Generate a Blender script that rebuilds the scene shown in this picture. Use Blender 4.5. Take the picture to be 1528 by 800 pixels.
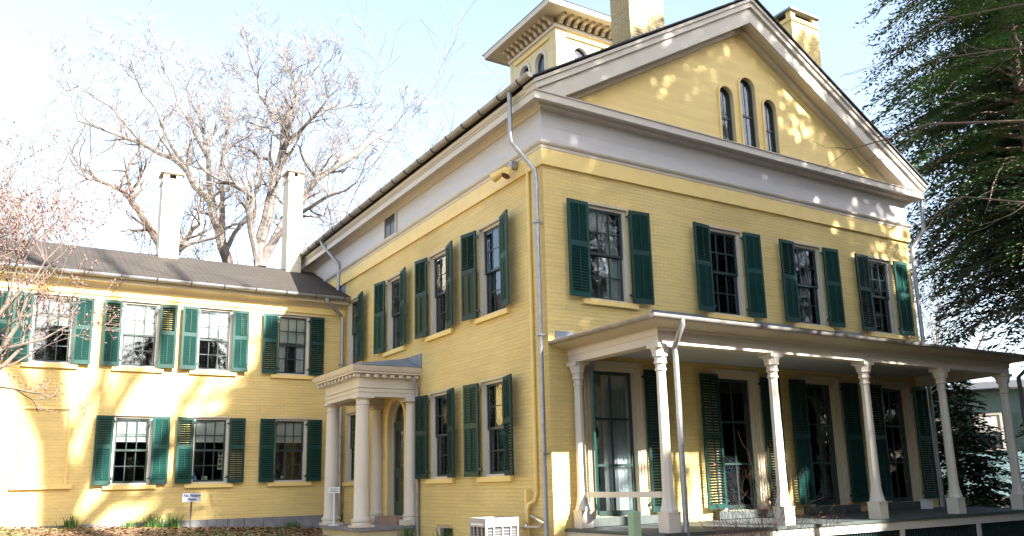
import bpy, bmesh, math, random
import numpy as np
from mathutils import Vector, Matrix
from mathutils.geometry import tessellate_polygon

for o in list(bpy.data.objects): bpy.data.objects.remove(o)
SC = bpy.context.scene
COL = SC.collection
R = math.radians

# ---------------------------------------------------------------- camera
CAM = Vector((-8.176, -12.057, 1.6))
Rv = Vector((0.85345661, -0.52065561, -0.023012)); Uv = Vector((-0.08327054, -0.17981838, 0.98016905)); Fv = Vector((0.51446849, 0.83461553, 0.19682246))
cd = bpy.data.cameras.new('camera'); cam = bpy.data.objects.new('camera', cd); COL.objects.link(cam)
cam.matrix_world = Matrix(((Rv.x, Uv.x, -Fv.x, CAM.x), (Rv.y, Uv.y, -Fv.y, CAM.y), (Rv.z, Uv.z, -Fv.z, CAM.z), (0, 0, 0, 1)))
cd.sensor_fit = 'HORIZONTAL'; cd.sensor_width = 36.0; cd.lens = 36.0 * 1237.66 / 1528.0
cd.shift_y = (473.84 - 400.0) / 1528.0
cd.clip_start = 0.1; cd.clip_end = 3000
SC.camera = cam

# ---------------------------------------------------------------- light
SUN_EL, SUN_AZ = 32.0, 17.0                      # azimuth measured from -Y towards +X
SV = Vector((math.sin(R(SUN_AZ)) * math.cos(R(SUN_EL)), -math.cos(R(SUN_AZ)) * math.cos(R(SUN_EL)), math.sin(R(SUN_EL))))
w = bpy.data.worlds.new('World'); SC.world = w; w.use_nodes = True
nt = w.node_tree; bg = nt.nodes['Background']
sky = nt.nodes.new('ShaderNodeTexSky'); sky.sky_type = 'NISHITA'; sky.sun_disc = False
sky.sun_elevation = R(SUN_EL); sky.sun_rotation = math.atan2(SV.x, SV.y)
sky.air_density = 1.0; sky.dust_density = 1.6; sky.ozone_density = 0.3
hs = nt.nodes.new('ShaderNodeHueSaturation'); hs.inputs['Saturation'].default_value = 0.82; hs.inputs['Value'].default_value = 1.0
nt.links.new(sky.outputs[0], hs.inputs['Color']); nt.links.new(hs.outputs[0], bg.inputs[0]); bg.inputs[1].default_value = 0.085
sl = bpy.data.lights.new('sun', 'SUN'); sl.energy = 4.6; sl.angle = R(0.6); sl.color = (1.0, 0.95, 0.87)
so = bpy.data.objects.new('sun', sl); COL.objects.link(so)
so.rotation_euler = SV.to_track_quat('Z', 'Y').to_euler(); so.location = (20, -40, 40)
SC.view_settings.view_transform = 'Standard'; SC.view_settings.look = 'None'
SC.view_settings.exposure = 2.62; SC.view_settings.gamma = 1.0; SC.view_settings.use_curve_mapping = False
SC.render.engine = 'CYCLES'
SC.cycles.max_bounces = 8; SC.cycles.transparent_max_bounces = 16

# ---------------------------------------------------------------- materials
MATS = {}
def mat(name, col, rough=0.6, var=0.0, vscale=6.0, col2=None, bump=0.0, bscale=60.0, metal=0.0, spec=0.5, fine=0.0):
    m = bpy.data.materials.new(name); m.use_nodes = True; n = m.node_tree.nodes; l = m.node_tree.links
    p = n['Principled BSDF']; p.inputs['Roughness'].default_value = rough; p.inputs['Metallic'].default_value = metal
    p.inputs['Specular IOR Level'].default_value = spec
    p.inputs['Base Color'].default_value = (*col, 1)
    tc = n.new('ShaderNodeTexCoord')
    if var > 0 or col2:
        ns = n.new('ShaderNodeTexNoise'); ns.inputs['Scale'].default_value = vscale; ns.inputs['Detail'].default_value = 6; ns.inputs['Roughness'].default_value = 0.65
        l.new(tc.outputs['Object'], ns.inputs['Vector'])
        rp = n.new('ShaderNodeValToRGB'); rp.color_ramp.elements[0].position = 0.32; rp.color_ramp.elements[1].position = 0.68
        c2 = col2 if col2 else tuple(c * (1 - var) for c in col)
        rp.color_ramp.elements[0].color = (*c2, 1); rp.color_ramp.elements[1].color = (*col, 1)
        l.new(ns.outputs[0], rp.inputs[0]); l.new(rp.outputs[0], p.inputs['Base Color'])
    if bump > 0:
        nb = n.new('ShaderNodeTexNoise'); nb.inputs['Scale'].default_value = bscale; nb.inputs['Detail'].default_value = 4
        l.new(tc.outputs['Object'], nb.inputs['Vector'])
        b = n.new('ShaderNodeBump'); b.inputs['Strength'].default_value = bump; b.inputs['Distance'].default_value = 0.02
        l.new(nb.outputs[0], b.inputs['Height']); l.new(b.outputs[0], p.inputs['Normal'])
    MATS[name] = m
    return m

def brick_mat(name, col, col_dirt, mortar, row=0.072, bw=0.21, strength=0.6, rough=0.6, dirt=0.5):
    m = bpy.data.materials.new(name); m.use_nodes = True; n = m.node_tree.nodes; l = m.node_tree.links
    p = n['Principled BSDF']; p.inputs['Roughness'].default_value = rough; p.inputs['Specular IOR Level'].default_value = 0.3
    uv = n.new('ShaderNodeUVMap')
    tc = n.new('ShaderNodeTexCoord')
    # wobble the courses a little
    nw = n.new('ShaderNodeTexNoise'); nw.inputs['Scale'].default_value = 1.7; nw.inputs['Detail'].default_value = 3
    l.new(uv.outputs[0], nw.inputs['Vector'])
    sub = n.new('ShaderNodeVectorMath'); sub.operation = 'SUBTRACT'; sub.inputs[1].default_value = (0.5, 0.5, 0.5)
    sc = n.new('ShaderNodeVectorMath'); sc.operation = 'SCALE'; sc.inputs['Scale'].default_value = 0.03
    add = n.new('ShaderNodeVectorMath'); add.operation = 'ADD'
    l.new(nw.outputs['Color'], sub.inputs[0]); l.new(sub.outputs[0], sc.inputs[0]); l.new(sc.outputs[0], add.inputs[0]); l.new(uv.outputs[0], add.inputs[1])
    bt = n.new('ShaderNodeTexBrick'); bt.inputs['Scale'].default_value = 1.0; bt.inputs['Brick Width'].default_value = bw; bt.inputs['Row Height'].default_value = row
    bt.inputs['Mortar Size'].default_value = 0.009; bt.inputs['Mortar Smooth'].default_value = 0.5; bt.inputs['Bias'].default_value = 0.0
    bt.inputs['Color1'].default_value = (*col, 1); bt.inputs['Color2'].default_value = (*[c * 0.955 for c in col], 1); bt.inputs['Mortar'].default_value = (*mortar, 1)
    l.new(add.outputs[0], bt.inputs['Vector'])
    # streaky dirt: noise stretched along the courses
    mp = n.new('ShaderNodeMapping'); mp.inputs['Scale'].default_value = (0.55, 7.0, 1.0); l.new(uv.outputs[0], mp.inputs['Vector'])
    ns = n.new('ShaderNodeTexNoise'); ns.inputs['Scale'].default_value = 1.6; ns.inputs['Detail'].default_value = 8; ns.inputs['Roughness'].default_value = 0.7
    l.new(mp.outputs[0], ns.inputs['Vector'])
    rp = n.new('ShaderNodeValToRGB'); rp.color_ramp.elements[0].position = 0.42; rp.color_ramp.elements[0].color = (0, 0, 0, 1)
    rp.color_ramp.elements[1].position = 0.72; rp.color_ramp.elements[1].color = (dirt, dirt, dirt, 1)
    l.new(ns.outputs[0], rp.inputs[0])
    mx = n.new('ShaderNodeMix'); mx.data_type = 'RGBA'; l.new(rp.outputs[0], mx.inputs['Factor']); l.new(bt.outputs['Color'], mx.inputs['A']); mx.inputs['B'].default_value = (*col_dirt, 1)
    n2 = n.new('ShaderNodeTexNoise'); n2.inputs['Scale'].default_value = 0.5; n2.inputs['Detail'].default_value = 5; l.new(uv.outputs[0], n2.inputs['Vector'])
    m2 = n.new('ShaderNodeMix'); m2.data_type = 'RGBA'; m2.blend_type = 'MULTIPLY'; m2.inputs['Factor'].default_value = 1.0
    r2 = n.new('ShaderNodeValToRGB'); r2.color_ramp.elements[0].color = (0.78, 0.77, 0.75, 1); r2.color_ramp.elements[0].position = 0.3; r2.color_ramp.elements[1].position = 0.7; l.new(n2.outputs[0], r2.inputs[0])
    l.new(mx.outputs['Result'], m2.inputs['A']); l.new(r2.outputs[0], m2.inputs['B']); l.new(m2.outputs['Result'], p.inputs['Base Color'])
    nb = n.new('ShaderNodeTexNoise'); nb.inputs['Scale'].default_value = 45; nb.inputs['Detail'].default_value = 3; l.new(uv.outputs[0], nb.inputs['Vector'])
    mh = n.new('ShaderNodeMath'); mh.operation = 'MULTIPLY_ADD'; mh.inputs[1].default_value = -1.0; l.new(bt.outputs['Fac'], mh.inputs[0])
    mn = n.new('ShaderNodeMath'); mn.operation = 'MULTIPLY'; mn.inputs[1].default_value = 0.9; l.new(nb.outputs[0], mn.inputs[0]); l.new(mn.outputs[0], mh.inputs[2])
    b = n.new('ShaderNodeBump'); b.inputs['Strength'].default_value = strength; b.inputs['Distance'].default_value = 0.012
    l.new(mh.outputs[0], b.inputs['Height']); l.new(b.outputs[0], p.inputs['Normal'])
    MATS[name] = m; return m

def board_mat(name, col, row=0.12, strength=0.5, var=0.1):
    m = bpy.data.materials.new(name); m.use_nodes = True; n = m.node_tree.nodes; l = m.node_tree.links
    p = n['Principled BSDF']; p.inputs['Roughness'].default_value = 0.55; p.inputs['Specular IOR Level'].default_value = 0.3
    uv = n.new('ShaderNodeUVMap'); sp = n.new('ShaderNodeSeparateXYZ'); l.new(uv.outputs[0], sp.inputs[0])
    d = n.new('ShaderNodeMath'); d.operation = 'DIVIDE'; d.inputs[1].default_value = row; l.new(sp.outputs['Y'], d.inputs[0])
    fr = n.new('ShaderNodeMath'); fr.operation = 'FRACT'; l.new(d.outputs[0], fr.inputs[0])
    rp = n.new('ShaderNodeValToRGB'); rp.color_ramp.elements[0].position = 0.0; rp.color_ramp.elements[0].color = (0, 0, 0, 1); rp.color_ramp.elements[1].position = 0.12
    l.new(fr.outputs[0], rp.inputs[0])
    b = n.new('ShaderNodeBump'); b.inputs['Strength'].default_value = strength; b.inputs['Distance'].default_value = 0.012; l.new(rp.outputs[0], b.inputs['Height']); l.new(b.outputs[0], p.inputs['Normal'])
    ns = n.new('ShaderNodeTexNoise'); ns.inputs['Scale'].default_value = 1.5; ns.inputs['Detail'].default_value = 7
    mp = n.new('ShaderNodeMapping'); mp.inputs['Scale'].default_value = (0.6, 4, 1); l.new(uv.outputs[0], mp.inputs['Vector']); l.new(mp.outputs[0], ns.inputs['Vector'])
    r2 = n.new('ShaderNodeValToRGB'); r2.color_ramp.elements[0].position = 0.35; r2.color_ramp.elements[1].position = 0.65
    r2.color_ramp.elements[0].color = (*[c * (1 - var) for c in col], 1); r2.color_ramp.elements[1].color = (*col, 1); l.new(ns.outputs[0], r2.inputs[0])
    l.new(r2.outputs[0], p.inputs['Base Color'])
    MATS[name] = m; return m

def glass_mat(name, tint=(0.9, 0.95, 1.0), ior=1.5, extra=0.045):
    m = bpy.data.materials.new(name); m.use_nodes = True; n = m.node_tree.nodes; l = m.node_tree.links
    n.remove(n['Principled BSDF']); out = n['Material Output']
    fr = n.new('ShaderNodeFresnel'); fr.inputs['IOR'].default_value = ior
    ad = n.new('ShaderNodeMath'); ad.operation = 'ADD'; ad.inputs[1].default_value = extra; ad.use_clamp = True; l.new(fr.outputs[0], ad.inputs[0])
    gl = n.new('ShaderNodeBsdfGlossy'); gl.inputs['Roughness'].default_value = 0.05; gl.inputs['Color'].default_value = (*tint, 1)
    tr = n.new('ShaderNodeBsdfTransparent'); tr.inputs['Color'].default_value = (0.82, 0.86, 0.86, 1)
    nb = n.new('ShaderNodeTexNoise'); nb.inputs['Scale'].default_value = 5.0; nb.inputs['Detail'].default_value = 1.0
    tc = n.new('ShaderNodeTexCoord'); l.new(tc.outputs['Object'], nb.inputs['Vector'])
    b = n.new('ShaderNodeBump'); b.inputs['Strength'].default_value = 0.10; b.inputs['Distance'].default_value = 0.02; l.new(nb.outputs[0], b.inputs['Height']); l.new(b.outputs[0], gl.inputs['Normal'])
    mx = n.new('ShaderNodeMixShader'); l.new(ad.outputs[0], mx.inputs[0]); l.new(tr.outputs[0], mx.inputs[1]); l.new(gl.outputs[0], mx.inputs[2]); l.new(mx.outputs[0], out.inputs[0])
    MATS[name] = m; return m

YEL = (0.80, 0.595, 0.23)
brick_mat('yellow_brick', YEL, (0.46, 0.355, 0.17), (0.69, 0.53, 0.21), dirt=0.45, strength=0.7)
brick_mat('weathered_yellow_brick', (0.44, 0.35, 0.17), (0.24, 0.20, 0.12), (0.25, 0.20, 0.11), strength=0.8, dirt=0.6)
brick_mat('cream_brick', (0.74, 0.66, 0.50), (0.5, 0.42, 0.3), (0.66, 0.58, 0.43), strength=0.3, dirt=0.3)
board_mat('yellow_boards', (0.79, 0.595, 0.235), row=0.16, strength=0.5)
board_mat('cupola_boards', (0.63, 0.53, 0.30), row=0.24, strength=0.5)
mat('yellow_paint', (0.79, 0.575, 0.205), 0.5, var=0.12, vscale=2.5, bump=0.05)
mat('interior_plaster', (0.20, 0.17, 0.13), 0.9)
mat('white_trim', (0.56, 0.505, 0.425), 0.5, var=0.10, vscale=1.6, bump=0.05)
board_mat('white_boards', (0.53, 0.51, 0.51), row=0.24, strength=0.25, var=0.08)
mat('cream_trim', (0.52, 0.44, 0.31), 0.5, var=0.10, vscale=2.0, bump=0.04)
mat('shutter_green', (0.005, 0.046, 0.038), 0.5, var=0.3, vscale=3.0, spec=0.3)
mat('sash_dark', (0.018, 0.035, 0.032), 0.35)
mat('door_green', (0.010, 0.045, 0.035), 0.35, var=0.2)
mat('dark_screen', (0.01, 0.012, 0.012), 0.4)
glass_mat('glass')
mat('blind_white', (0.72, 0.70, 0.64), 0.7)
mat('curtain_white', (0.78, 0.78, 0.78), 0.8, var=0.1)
brick_mat('asphalt_shingle', (0.060, 0.050, 0.042), (0.024, 0.022, 0.021), (0.018, 0.016, 0.015), row=0.14, bw=0.30, strength=1.0, rough=0.9, dirt=0.8)
mat('dark_roof', (0.05, 0.05, 0.055), 0.85, var=0.4, bump=0.4, bscale=30)
mat('galvanised', (0.36, 0.36, 0.37), 0.42, var=0.25, vscale=9, metal=0.55)
mat('gutter_metal', (0.34, 0.31, 0.29), 0.5, var=0.35, vscale=5, metal=0.3)
mat('strap_dark', (0.06, 0.055, 0.05), 0.6)
mat('lead_flashing', (0.22, 0.26, 0.31), 0.5, var=0.3, vscale=4, metal=0.2)
mat('porch_ceiling', (0.42, 0.42, 0.40), 0.6, var=0.1)
mat('deck_grey_green', (0.06, 0.075, 0.07), 0.65, var=0.35, vscale=4)
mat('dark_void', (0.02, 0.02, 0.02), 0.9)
mat('stone_grey', (0.24, 0.24, 0.25), 0.8, var=0.4, vscale=5, bump=0.6, bscale=12)
mat('sandstone', (0.30, 0.20, 0.16), 0.8, var=0.3, vscale=6)
mat('foundation_cream', (0.50, 0.42, 0.24), 0.8, var=0.25, vscale=4)
mat('bark_grey', (0.19, 0.165, 0.145), 0.9, col2=(0.10, 0.085, 0.08), vscale=4, bump=0.6, bscale=14)
mat('bark_pale', (0.26, 0.22, 0.18), 0.9, col2=(0.12, 0.10, 0.085), vscale=3, bump=0.4, bscale=20)
mat('bark_brown', (0.12, 0.085, 0.06), 0.9, var=0.4, vscale=5, bump=0.6, bscale=18)
mat('magnolia_bark', (0.15, 0.115, 0.09), 0.9, var=0.4)
mat('sapling_bark', (0.17, 0.125, 0.085), 0.9, var=0.4)
mat('twig_red', (0.20, 0.09, 0.06), 0.8, var=0.3)
mat('bud_pink', (0.26, 0.115, 0.13), 0.6, col2=(0.17, 0.11, 0.08), vscale=9)
mat('bud_red', (0.40, 0.13, 0.08), 0.7, var=0.3)
def leaf_mat(name, a, b, sc=1.2):
    m = mat(name, a, 0.55, col2=b, vscale=sc, spec=0.3)
    return m
def random_value(name, lo, hi):
    m = MATS[name]; n = m.node_tree.nodes; l = m.node_tree.links; p = n['Principled BSDF']
    oi = n.new('ShaderNodeObjectInfo'); mr = n.new('ShaderNodeMapRange'); mr.inputs['To Min'].default_value = lo; mr.inputs['To Max'].default_value = hi; l.new(oi.outputs['Random'], mr.inputs['Value'])
    h = n.new('ShaderNodeHueSaturation'); l.new(mr.outputs[0], h.inputs['Value']); src = p.inputs['Base Color'].links[0].from_socket; l.new(src, h.inputs['Color']); l.new(h.outputs[0], p.inputs['Base Color'])
random_value('shutter_green', 0.7, 1.35)
leaf_mat('hemlock_leaf', (0.125, 0.20, 0.045), (0.025, 0.075, 0.05), 0.6)
leaf_mat('spruce_leaf', (0.03, 0.06, 0.03), (0.015, 0.034, 0.022), 1.5)
leaf_mat('pine_leaf', (0.05, 0.10, 0.03), (0.02, 0.05, 0.02))
leaf_mat('grass_leaf', (0.10, 0.19, 0.03), (0.05, 0.11, 0.03), 6)
leaf_mat('dead_leaf', (0.30, 0.17, 0.09), (0.12, 0.07, 0.04), 8)
mat('daffodil_yellow', (0.75, 0.62, 0.15), 0.6)
mat('ac_beige', (0.36, 0.32, 0.31), 0.5, var=0.08, vscale=8)
mat('ac_dark', (0.05, 0.05, 0.055), 0.6)
mat('rust_brown', (0.13, 0.05, 0.035), 0.6, var=0.3)
mat('sign_white', (0.46, 0.51, 0.62), 0.5)
mat('sign_ink', (0.03, 0.035, 0.10), 0.6)
mat('sign_post_dark', (0.035, 0.03, 0.022), 0.6)
mat('post_green', (0.30, 0.42, 0.26), 0.6, var=0.15)
mat('plain_white', (0.7, 0.7, 0.68), 0.6)
mat('ornament_blue', (0.12, 0.35, 0.65), 0.4)
mat('paper_tan', (0.6, 0.52, 0.36), 0.7)
mat('paper_dark', (0.12, 0.10, 0.08), 0.7)
board_mat('teal_clapboard', (0.21, 0.34, 0.36), row=0.14, strength=0.6)
mat('stained_glass', (0.05, 0.06, 0.07), 0.15)  # opaque dark pane colour, no room modelled behind

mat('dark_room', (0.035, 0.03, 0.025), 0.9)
# ground
def ground_mat():
    m = bpy.data.materials.new('ground_litter'); m.use_nodes = True; n = m.node_tree.nodes; l = m.node_tree.links; p = n['Principled BSDF']; p.inputs['Roughness'].default_value = 0.95
    tc = n.new('ShaderNodeTexCoord')
    a = n.new('ShaderNodeTexNoise'); a.inputs['Scale'].default_value = 0.35; a.inputs['Detail'].default_value = 8
    b = n.new('ShaderNodeTexNoise'); b.inputs['Scale'].default_value = 14; b.inputs['Detail'].default_value = 6
    l.new(tc.outputs['Object'], a.inputs['Vector']); l.new(tc.outputs['Object'], b.inputs['Vector'])
    r1 = n.new('ShaderNodeValToRGB'); r1.color_ramp.elements[0].color = (0.16, 0.10, 0.06, 1); r1.color_ramp.elements[1].color = (0.10, 0.12, 0.045, 1)
    r1.color_ramp.elements[0].position = 0.45; r1.color_ramp.elements[1].position = 0.62; l.new(a.outputs[0], r1.inputs[0])
    r2 = n.new('ShaderNodeValToRGB'); r2.color_ramp.elements[0].color = (0.5, 0.5, 0.5, 1); r2.color_ramp.elements[1].color = (1.5, 1.4, 1.3, 1); r2.color_ramp.elements[0].position = 0.35; r2.color_ramp.elements[1].position = 0.7; l.new(b.outputs[0], r2.inputs[0])
    mx = n.new('ShaderNodeMix'); mx.data_type = 'RGBA'; mx.blend_type = 'MULTIPLY'; mx.inputs['Factor'].default_value = 1; l.new(r1.outputs[0], mx.inputs['A']); l.new(r2.outputs[0], mx.inputs['B']); l.new(mx.outputs['Result'], p.inputs['Base Color'])
    bp_ = n.new('ShaderNodeBump'); bp_.inputs['Strength'].default_value = 0.8; bp_.inputs['Distance'].default_value = 0.05; l.new(b.outputs[0], bp_.inputs['Height']); l.new(bp_.outputs[0], p.inputs['Normal'])
    MATS['ground_litter'] = m
ground_mat()

# ---------------------------------------------------------------- helpers
def tag(o, label, cat, group=None, kind=None):
    if label: o['label'] = label
    if cat: o['category'] = cat
    if group: o['group'] = group
    if kind: o['kind'] = kind
    return o
def empty(name, loc=(0, 0, 0), label=None, cat=None, group=None):
    o = bpy.data.objects.new(name, None); COL.objects.link(o); o.location = loc; o.empty_display_size = 0.2
    return tag(o, label, cat, group)
class MB:
    def __init__(s): s.v = []; s.f = []; s.m = []; s.mats = []
    def mi(s, name):
        if name not in s.mats: s.mats.append(name)
        return s.mats.index(name)
    def face(s, pts, m):
        b = len(s.v); s.v.extend([tuple(p) for p in pts]); s.f.append(tuple(range(b, b + len(pts)))); s.m.append(s.mi(m))
    def box(s, x0, x1, y0, y1, z0, z1, m, mx=None):
        if x0 > x1: x0, x1 = x1, x0
        if y0 > y1: y0, y1 = y1, y0
        if z0 > z1: z0, z1 = z1, z0
        P = [Vector((x, y, z)) for z in (z0, z1) for y in (y0, y1) for x in (x0, x1)]
        if mx: P = [mx @ p for p in P]
        b = len(s.v); s.v.extend([tuple(p) for p in P]); k = s.mi(m)
        for q in ((0, 2, 3, 1), (4, 5, 7, 6), (0, 1, 5, 4), (2, 6, 7, 3), (0, 4, 6, 2), (1, 3, 7, 5)):
            s.f.append(tuple(b + i for i in q)); s.m.append(k)
    def prism(s, poly, fn, a, b_, m):             # poly 2D, fn(u,w,depth)->xyz ; works for concave outlines
        n = len(poly); b = len(s.v); k = s.mi(m)
        for d in (a, b_):
            for (u, w_) in poly: s.v.append(tuple(fn(u, w_, d)))
        tri = tessellate_polygon([[Vector((p[0], p[1], 0)) for p in poly]])
        for t in tri:
            s.f.append(tuple(b + i for i in t)); s.m.append(k)
            s.f.append(tuple(b + n + i for i in reversed(t))); s.m.append(k)
        for i in range(n):
            j = (i + 1) % n; s.f.append((b + i, b + n + i, b + n + j, b + j)); s.m.append(k)
    def tube(s, pts, rad, m, n=6, cap=True):
        pts = [Vector(p) for p in pts]
        if not hasattr(rad, '__len__'): rad = [rad] * len(pts)
        k = s.mi(m); b = len(s.v); ref = None
        for i, p in enumerate(pts):
            d = (pts[min(i + 1, len(pts) - 1)] - pts[max(i - 1, 0)])
            if d.length < 1e-9: d = Vector((0, 0, 1))
            d.normalize()
            if ref is None: ref = Vector((1, 0, 0)) if abs(d.x) < 0.8 else Vector((0, 1, 0))
            x = (ref - d * ref.dot(d)); x.normalize(); y = d.cross(x); ref = x
            for j in range(n):
                a = 2 * math.pi * j / n; s.v.append(tuple(p + (x * math.cos(a) + y * math.sin(a)) * rad[i]))
        for i in range(len(pts) - 1):
            for j in range(n):
                j2 = (j + 1) % n
                s.f.append((b + i * n + j, b + i * n + j2, b + (i + 1) * n + j2, b + (i + 1) * n + j)); s.m.append(k)
        if cap:
            s.f.append(tuple(b + j for j in reversed(range(n)))); s.m.append(k)
            e = b + (len(pts) - 1) * n; s.f.append(tuple(e + j for j in range(n))); s.m.append(k)
    def lathe(s, prof, c, m, n=24, rot=0.0, capt=True):
        b = len(s.v); k = s.mi(m)
        for (r, z) in prof:
            for j in range(n):
                a = rot + 2 * math.pi * j / n; s.v.append((c[0] + r * math.cos(a), c[1] + r * math.sin(a), c[2] + z))
        for i in range(len(prof) - 1):
            for j in range(n):
                j2 = (j + 1) % n; s.f.append((b + i * n + j, b + i * n + j2, b + (i + 1) * n + j2, b + (i + 1) * n + j)); s.m.append(k)
        e = b + (len(prof) - 1) * n
        s.f.append(tuple(b + j for j in reversed(range(n)))); s.m.append(k); s.f.append(tuple(e + j for j in range(n))); s.m.append(k)
    def sweep(s, path, prof, m, close_prof=True, right=True):
        # path: plan points (x,y); prof: (out, z); outward = right-hand side of travel
        P = [Vector(p) for p in path]; n = len(prof); b = len(s.v); k = s.mi(m)
        for i, p in enumerate(P):
            dirs = []
            if i > 0: dirs.append((P[i] - P[i - 1]).normalized())
            if i < len(P) - 1: dirs.append((P[i + 1] - P[i]).normalized())
            ns = [Vector((d.y, -d.x)) if right else Vector((-d.y, d.x)) for d in dirs]
            if len(ns) == 2:
                q = ns[0] + ns[1]; q.normalize(); q = q / max(0.2, q.dot(ns[0]))
            else: q = ns[0]
            for (o, z) in prof: s.v.append((p.x + q.x * o, p.y + q.y * o, z))
        rng = range(n) if close_prof else range(n - 1)
        for i in range(len(P) - 1):
            for j in rng:
                j2 = (j + 1) % n
                s.f.append((b + i * n + j, b + (i + 1) * n + j, b + (i + 1) * n + j2, b + i * n + j2)); s.m.append(k)
        if close_prof:
            s.f.append(tuple(b + j for j in range(n))); s.m.append(k); e = b + (len(P) - 1) * n
            s.f.append(tuple(e + j for j in reversed(range(n)))); s.m.append(k)
    def panel(s, outer, holes, fn, thick, m_out, m_in, m_rev):
        # fn(u,z,depth): depth 0 = outer face, thick = inner face
        loops = [[Vector((p[0], p[1], 0)) for p in outer]] + [[Vector((p[0], p[1], 0)) for p in h] for h in holes]
        flat = [p for lp in loops for p in lp]; tri = tessellate_polygon(loops)
        for d, mm in ((0, m_out), (thick, m_in)):
            b = len(s.v); s.v.extend([tuple(fn(p.x, p.y, d)) for p in flat]); k = s.mi(mm)
            for t in tri: s.f.append(tuple(b + i for i in t)); s.m.append(k)
        for li, lp in enumerate(loops):
            b = len(s.v); n = len(lp); k = s.mi(m_rev if li else m_out)
            for d in (0, thick): s.v.extend([tuple(fn(p.x, p.y, d)) for p in lp])
            for i in range(n):
                j = (i + 1) % n; s.f.append((b + i, b + j, b + n + j, b + n + i)); s.m.append(k)
    def mesh(s, name, smooth=False, bevel=None):
        me = bpy.data.meshes.new(name); me.from_pydata(s.v, [], s.f)
        for q in s.mats: me.materials.append(MATS[q])
        me.polygons.foreach_set('material_index', s.m)
        bm = bmesh.new(); bm.from_mesh(me); bmesh.ops.recalc_face_normals(bm, faces=bm.faces[:]) if len(s.f) < 60000 else None
        uvl = bm.loops.layers.uv.new('UVMap')
        for f in bm.faces:
            n = f.normal; ax = max(range(3), key=lambda i: abs(n[i]))
            for lp in f.loops:
                c = lp.vert.co
                lp[uvl].uv = (c.y, c.z) if ax == 0 else ((c.x, c.z) if ax == 1 else (c.x, c.y))
        bm.to_mesh(me); bm.free()
        if smooth:
            me.polygons.foreach_set('use_smooth', [True] * len(me.polygons))
            try: me.set_sharp_from_angle(angle=R(38))
            except Exception: pass
        me.update(); return me
    def build(s, name, parent=None, smooth=False, label=None, loc=None, rotz=0.0, kind=None):
        o = bpy.data.objects.new(name, s.mesh(name, smooth)); COL.objects.link(o)
        if parent: o.parent = parent
        if loc: o.location = loc
        o.rotation_euler = (0, 0, rotz)
        if label: o['label'] = label
        if kind: o['kind'] = kind
        return o
def quick_mesh(name, verts, faces, matname, parent=None, matidx=None, mats=None):
    # fast path for foliage; faces: (N,4) or (N,3) array
    verts = np.asarray(verts, dtype=np.float32); faces = np.asarray(faces, dtype=np.int32)
    me = bpy.data.meshes.new(name); k = faces.shape[1]
    me.vertices.add(len(verts)); me.vertices.foreach_set('co', verts.ravel())
    me.loops.add(faces.size); me.loops.foreach_set('vertex_index', faces.ravel())
    me.polygons.add(len(faces)); me.polygons.foreach_set('loop_start', np.arange(0, faces.size, k, dtype=np.int32))
    try: me.polygons.foreach_set('loop_total', np.full(len(faces), k, dtype=np.int32))
    except Exception: pass
    for q in (mats or [matname]): me.materials.append(MATS[q])
    if matidx is not None: me.polygons.foreach_set('material_index', np.asarray(matidx, dtype=np.int32))
    me.update(calc_edges=True); me.validate()
    o = bpy.data.objects.new(name, me); COL.objects.link(o)
    if parent: o.parent = parent
    return o
def copy_tree(o, parent=None):
    c = o.copy(); COL.objects.link(c)
    if parent: c.parent = parent
    for ch in o.children: copy_tree(ch, c)
    return c

# ---------------------------------------------------------------- ground
WG, W, D = 10.316, 11.14, 15.1
def sst(a, b, x):
    t = min(1, max(0, (x - a) / (b - a))); return t * t * (3 - 2 * t)
def gz(x, y):
    h = 0.10 * sst(-9, -3, y) + 0.45 * sst(-1, 9.5, y)
    h += min(0.34, 0.047 * max(0, -x - 0.7)) * sst(5, 10, y)
    return h + 0.012 * math.sin(x * 1.9 + y) * math.cos(y * 1.7)
def make_ground():
    xs = sorted(set([-1500, -700, -300, -150, -80, -50, -35, -26] + [round(-20 + 0.5 * i, 2) for i in range(85)] + [26, 35, 50, 80, 150, 300, 700, 1500]))
    ys = sorted(set([-1500, -700, -300, -150, -80, -50, -35, -26] + [round(-20 + 0.5 * i, 2) for i in range(85)] + [26, 35, 50, 80, 150, 300, 700, 1500]))
    vs = [(x, y, gz(x, y)) for y in ys for x in xs]; nx = len(xs)
    fs = [(j * nx + i, j * nx + i + 1, (j + 1) * nx + i + 1, (j + 1) * nx + i) for j in range(len(ys) - 1) for i in range(nx - 1)]
    o = quick_mesh('ground', vs, fs, 'ground_litter'); o['kind'] = 'structure'
make_ground()

# ---------------------------------------------------------------- the house
H = empty('house', (0, 0, 0), 'big yellow painted brick house with green shutters, white gable and columned porch', 'house')
ROT_F, ROT_S = 0.0, R(-90)
def P_front(u, z, d): return (u, d, z)                # outside is -Y
def P_side(u, z, d): return (d, -u, z)                # u = -y, outside is -X
def P_wing(u, z, d): return (u, WG + d, z)
def P_right(u, z, d): return (W - d, u, z)
def P_back(u, z, d): return (u, D - d, z)
def rect(a, b, c, d): return [(a, c), (b, c), (b, d), (a, d)]
def arch(cx, w_, z0, zs, n=12):                       # rectangle + half round
    r = w_ / 2
    return [(cx - r, z0), (cx + r, z0)] + [(cx + r * math.cos(math.pi * i / n), zs + r * math.sin(math.pi * i / n)) for i in range(n + 1)]
UZ0, UZ1 = 4.93, 6.80                                 # upper window openings
LZ0, LZ1 = 1.75, 3.61
FZ0, FZ1 = 0.99, 3.66                                 # french windows
FX = [1.43, 4.57, 7.16, 9.80]
SY = [1.92, 4.26, 6.74, 9.55]
OW = 1.02
BR_TOP = 7.40
DOORY = 6.66
mb = MB()
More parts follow.
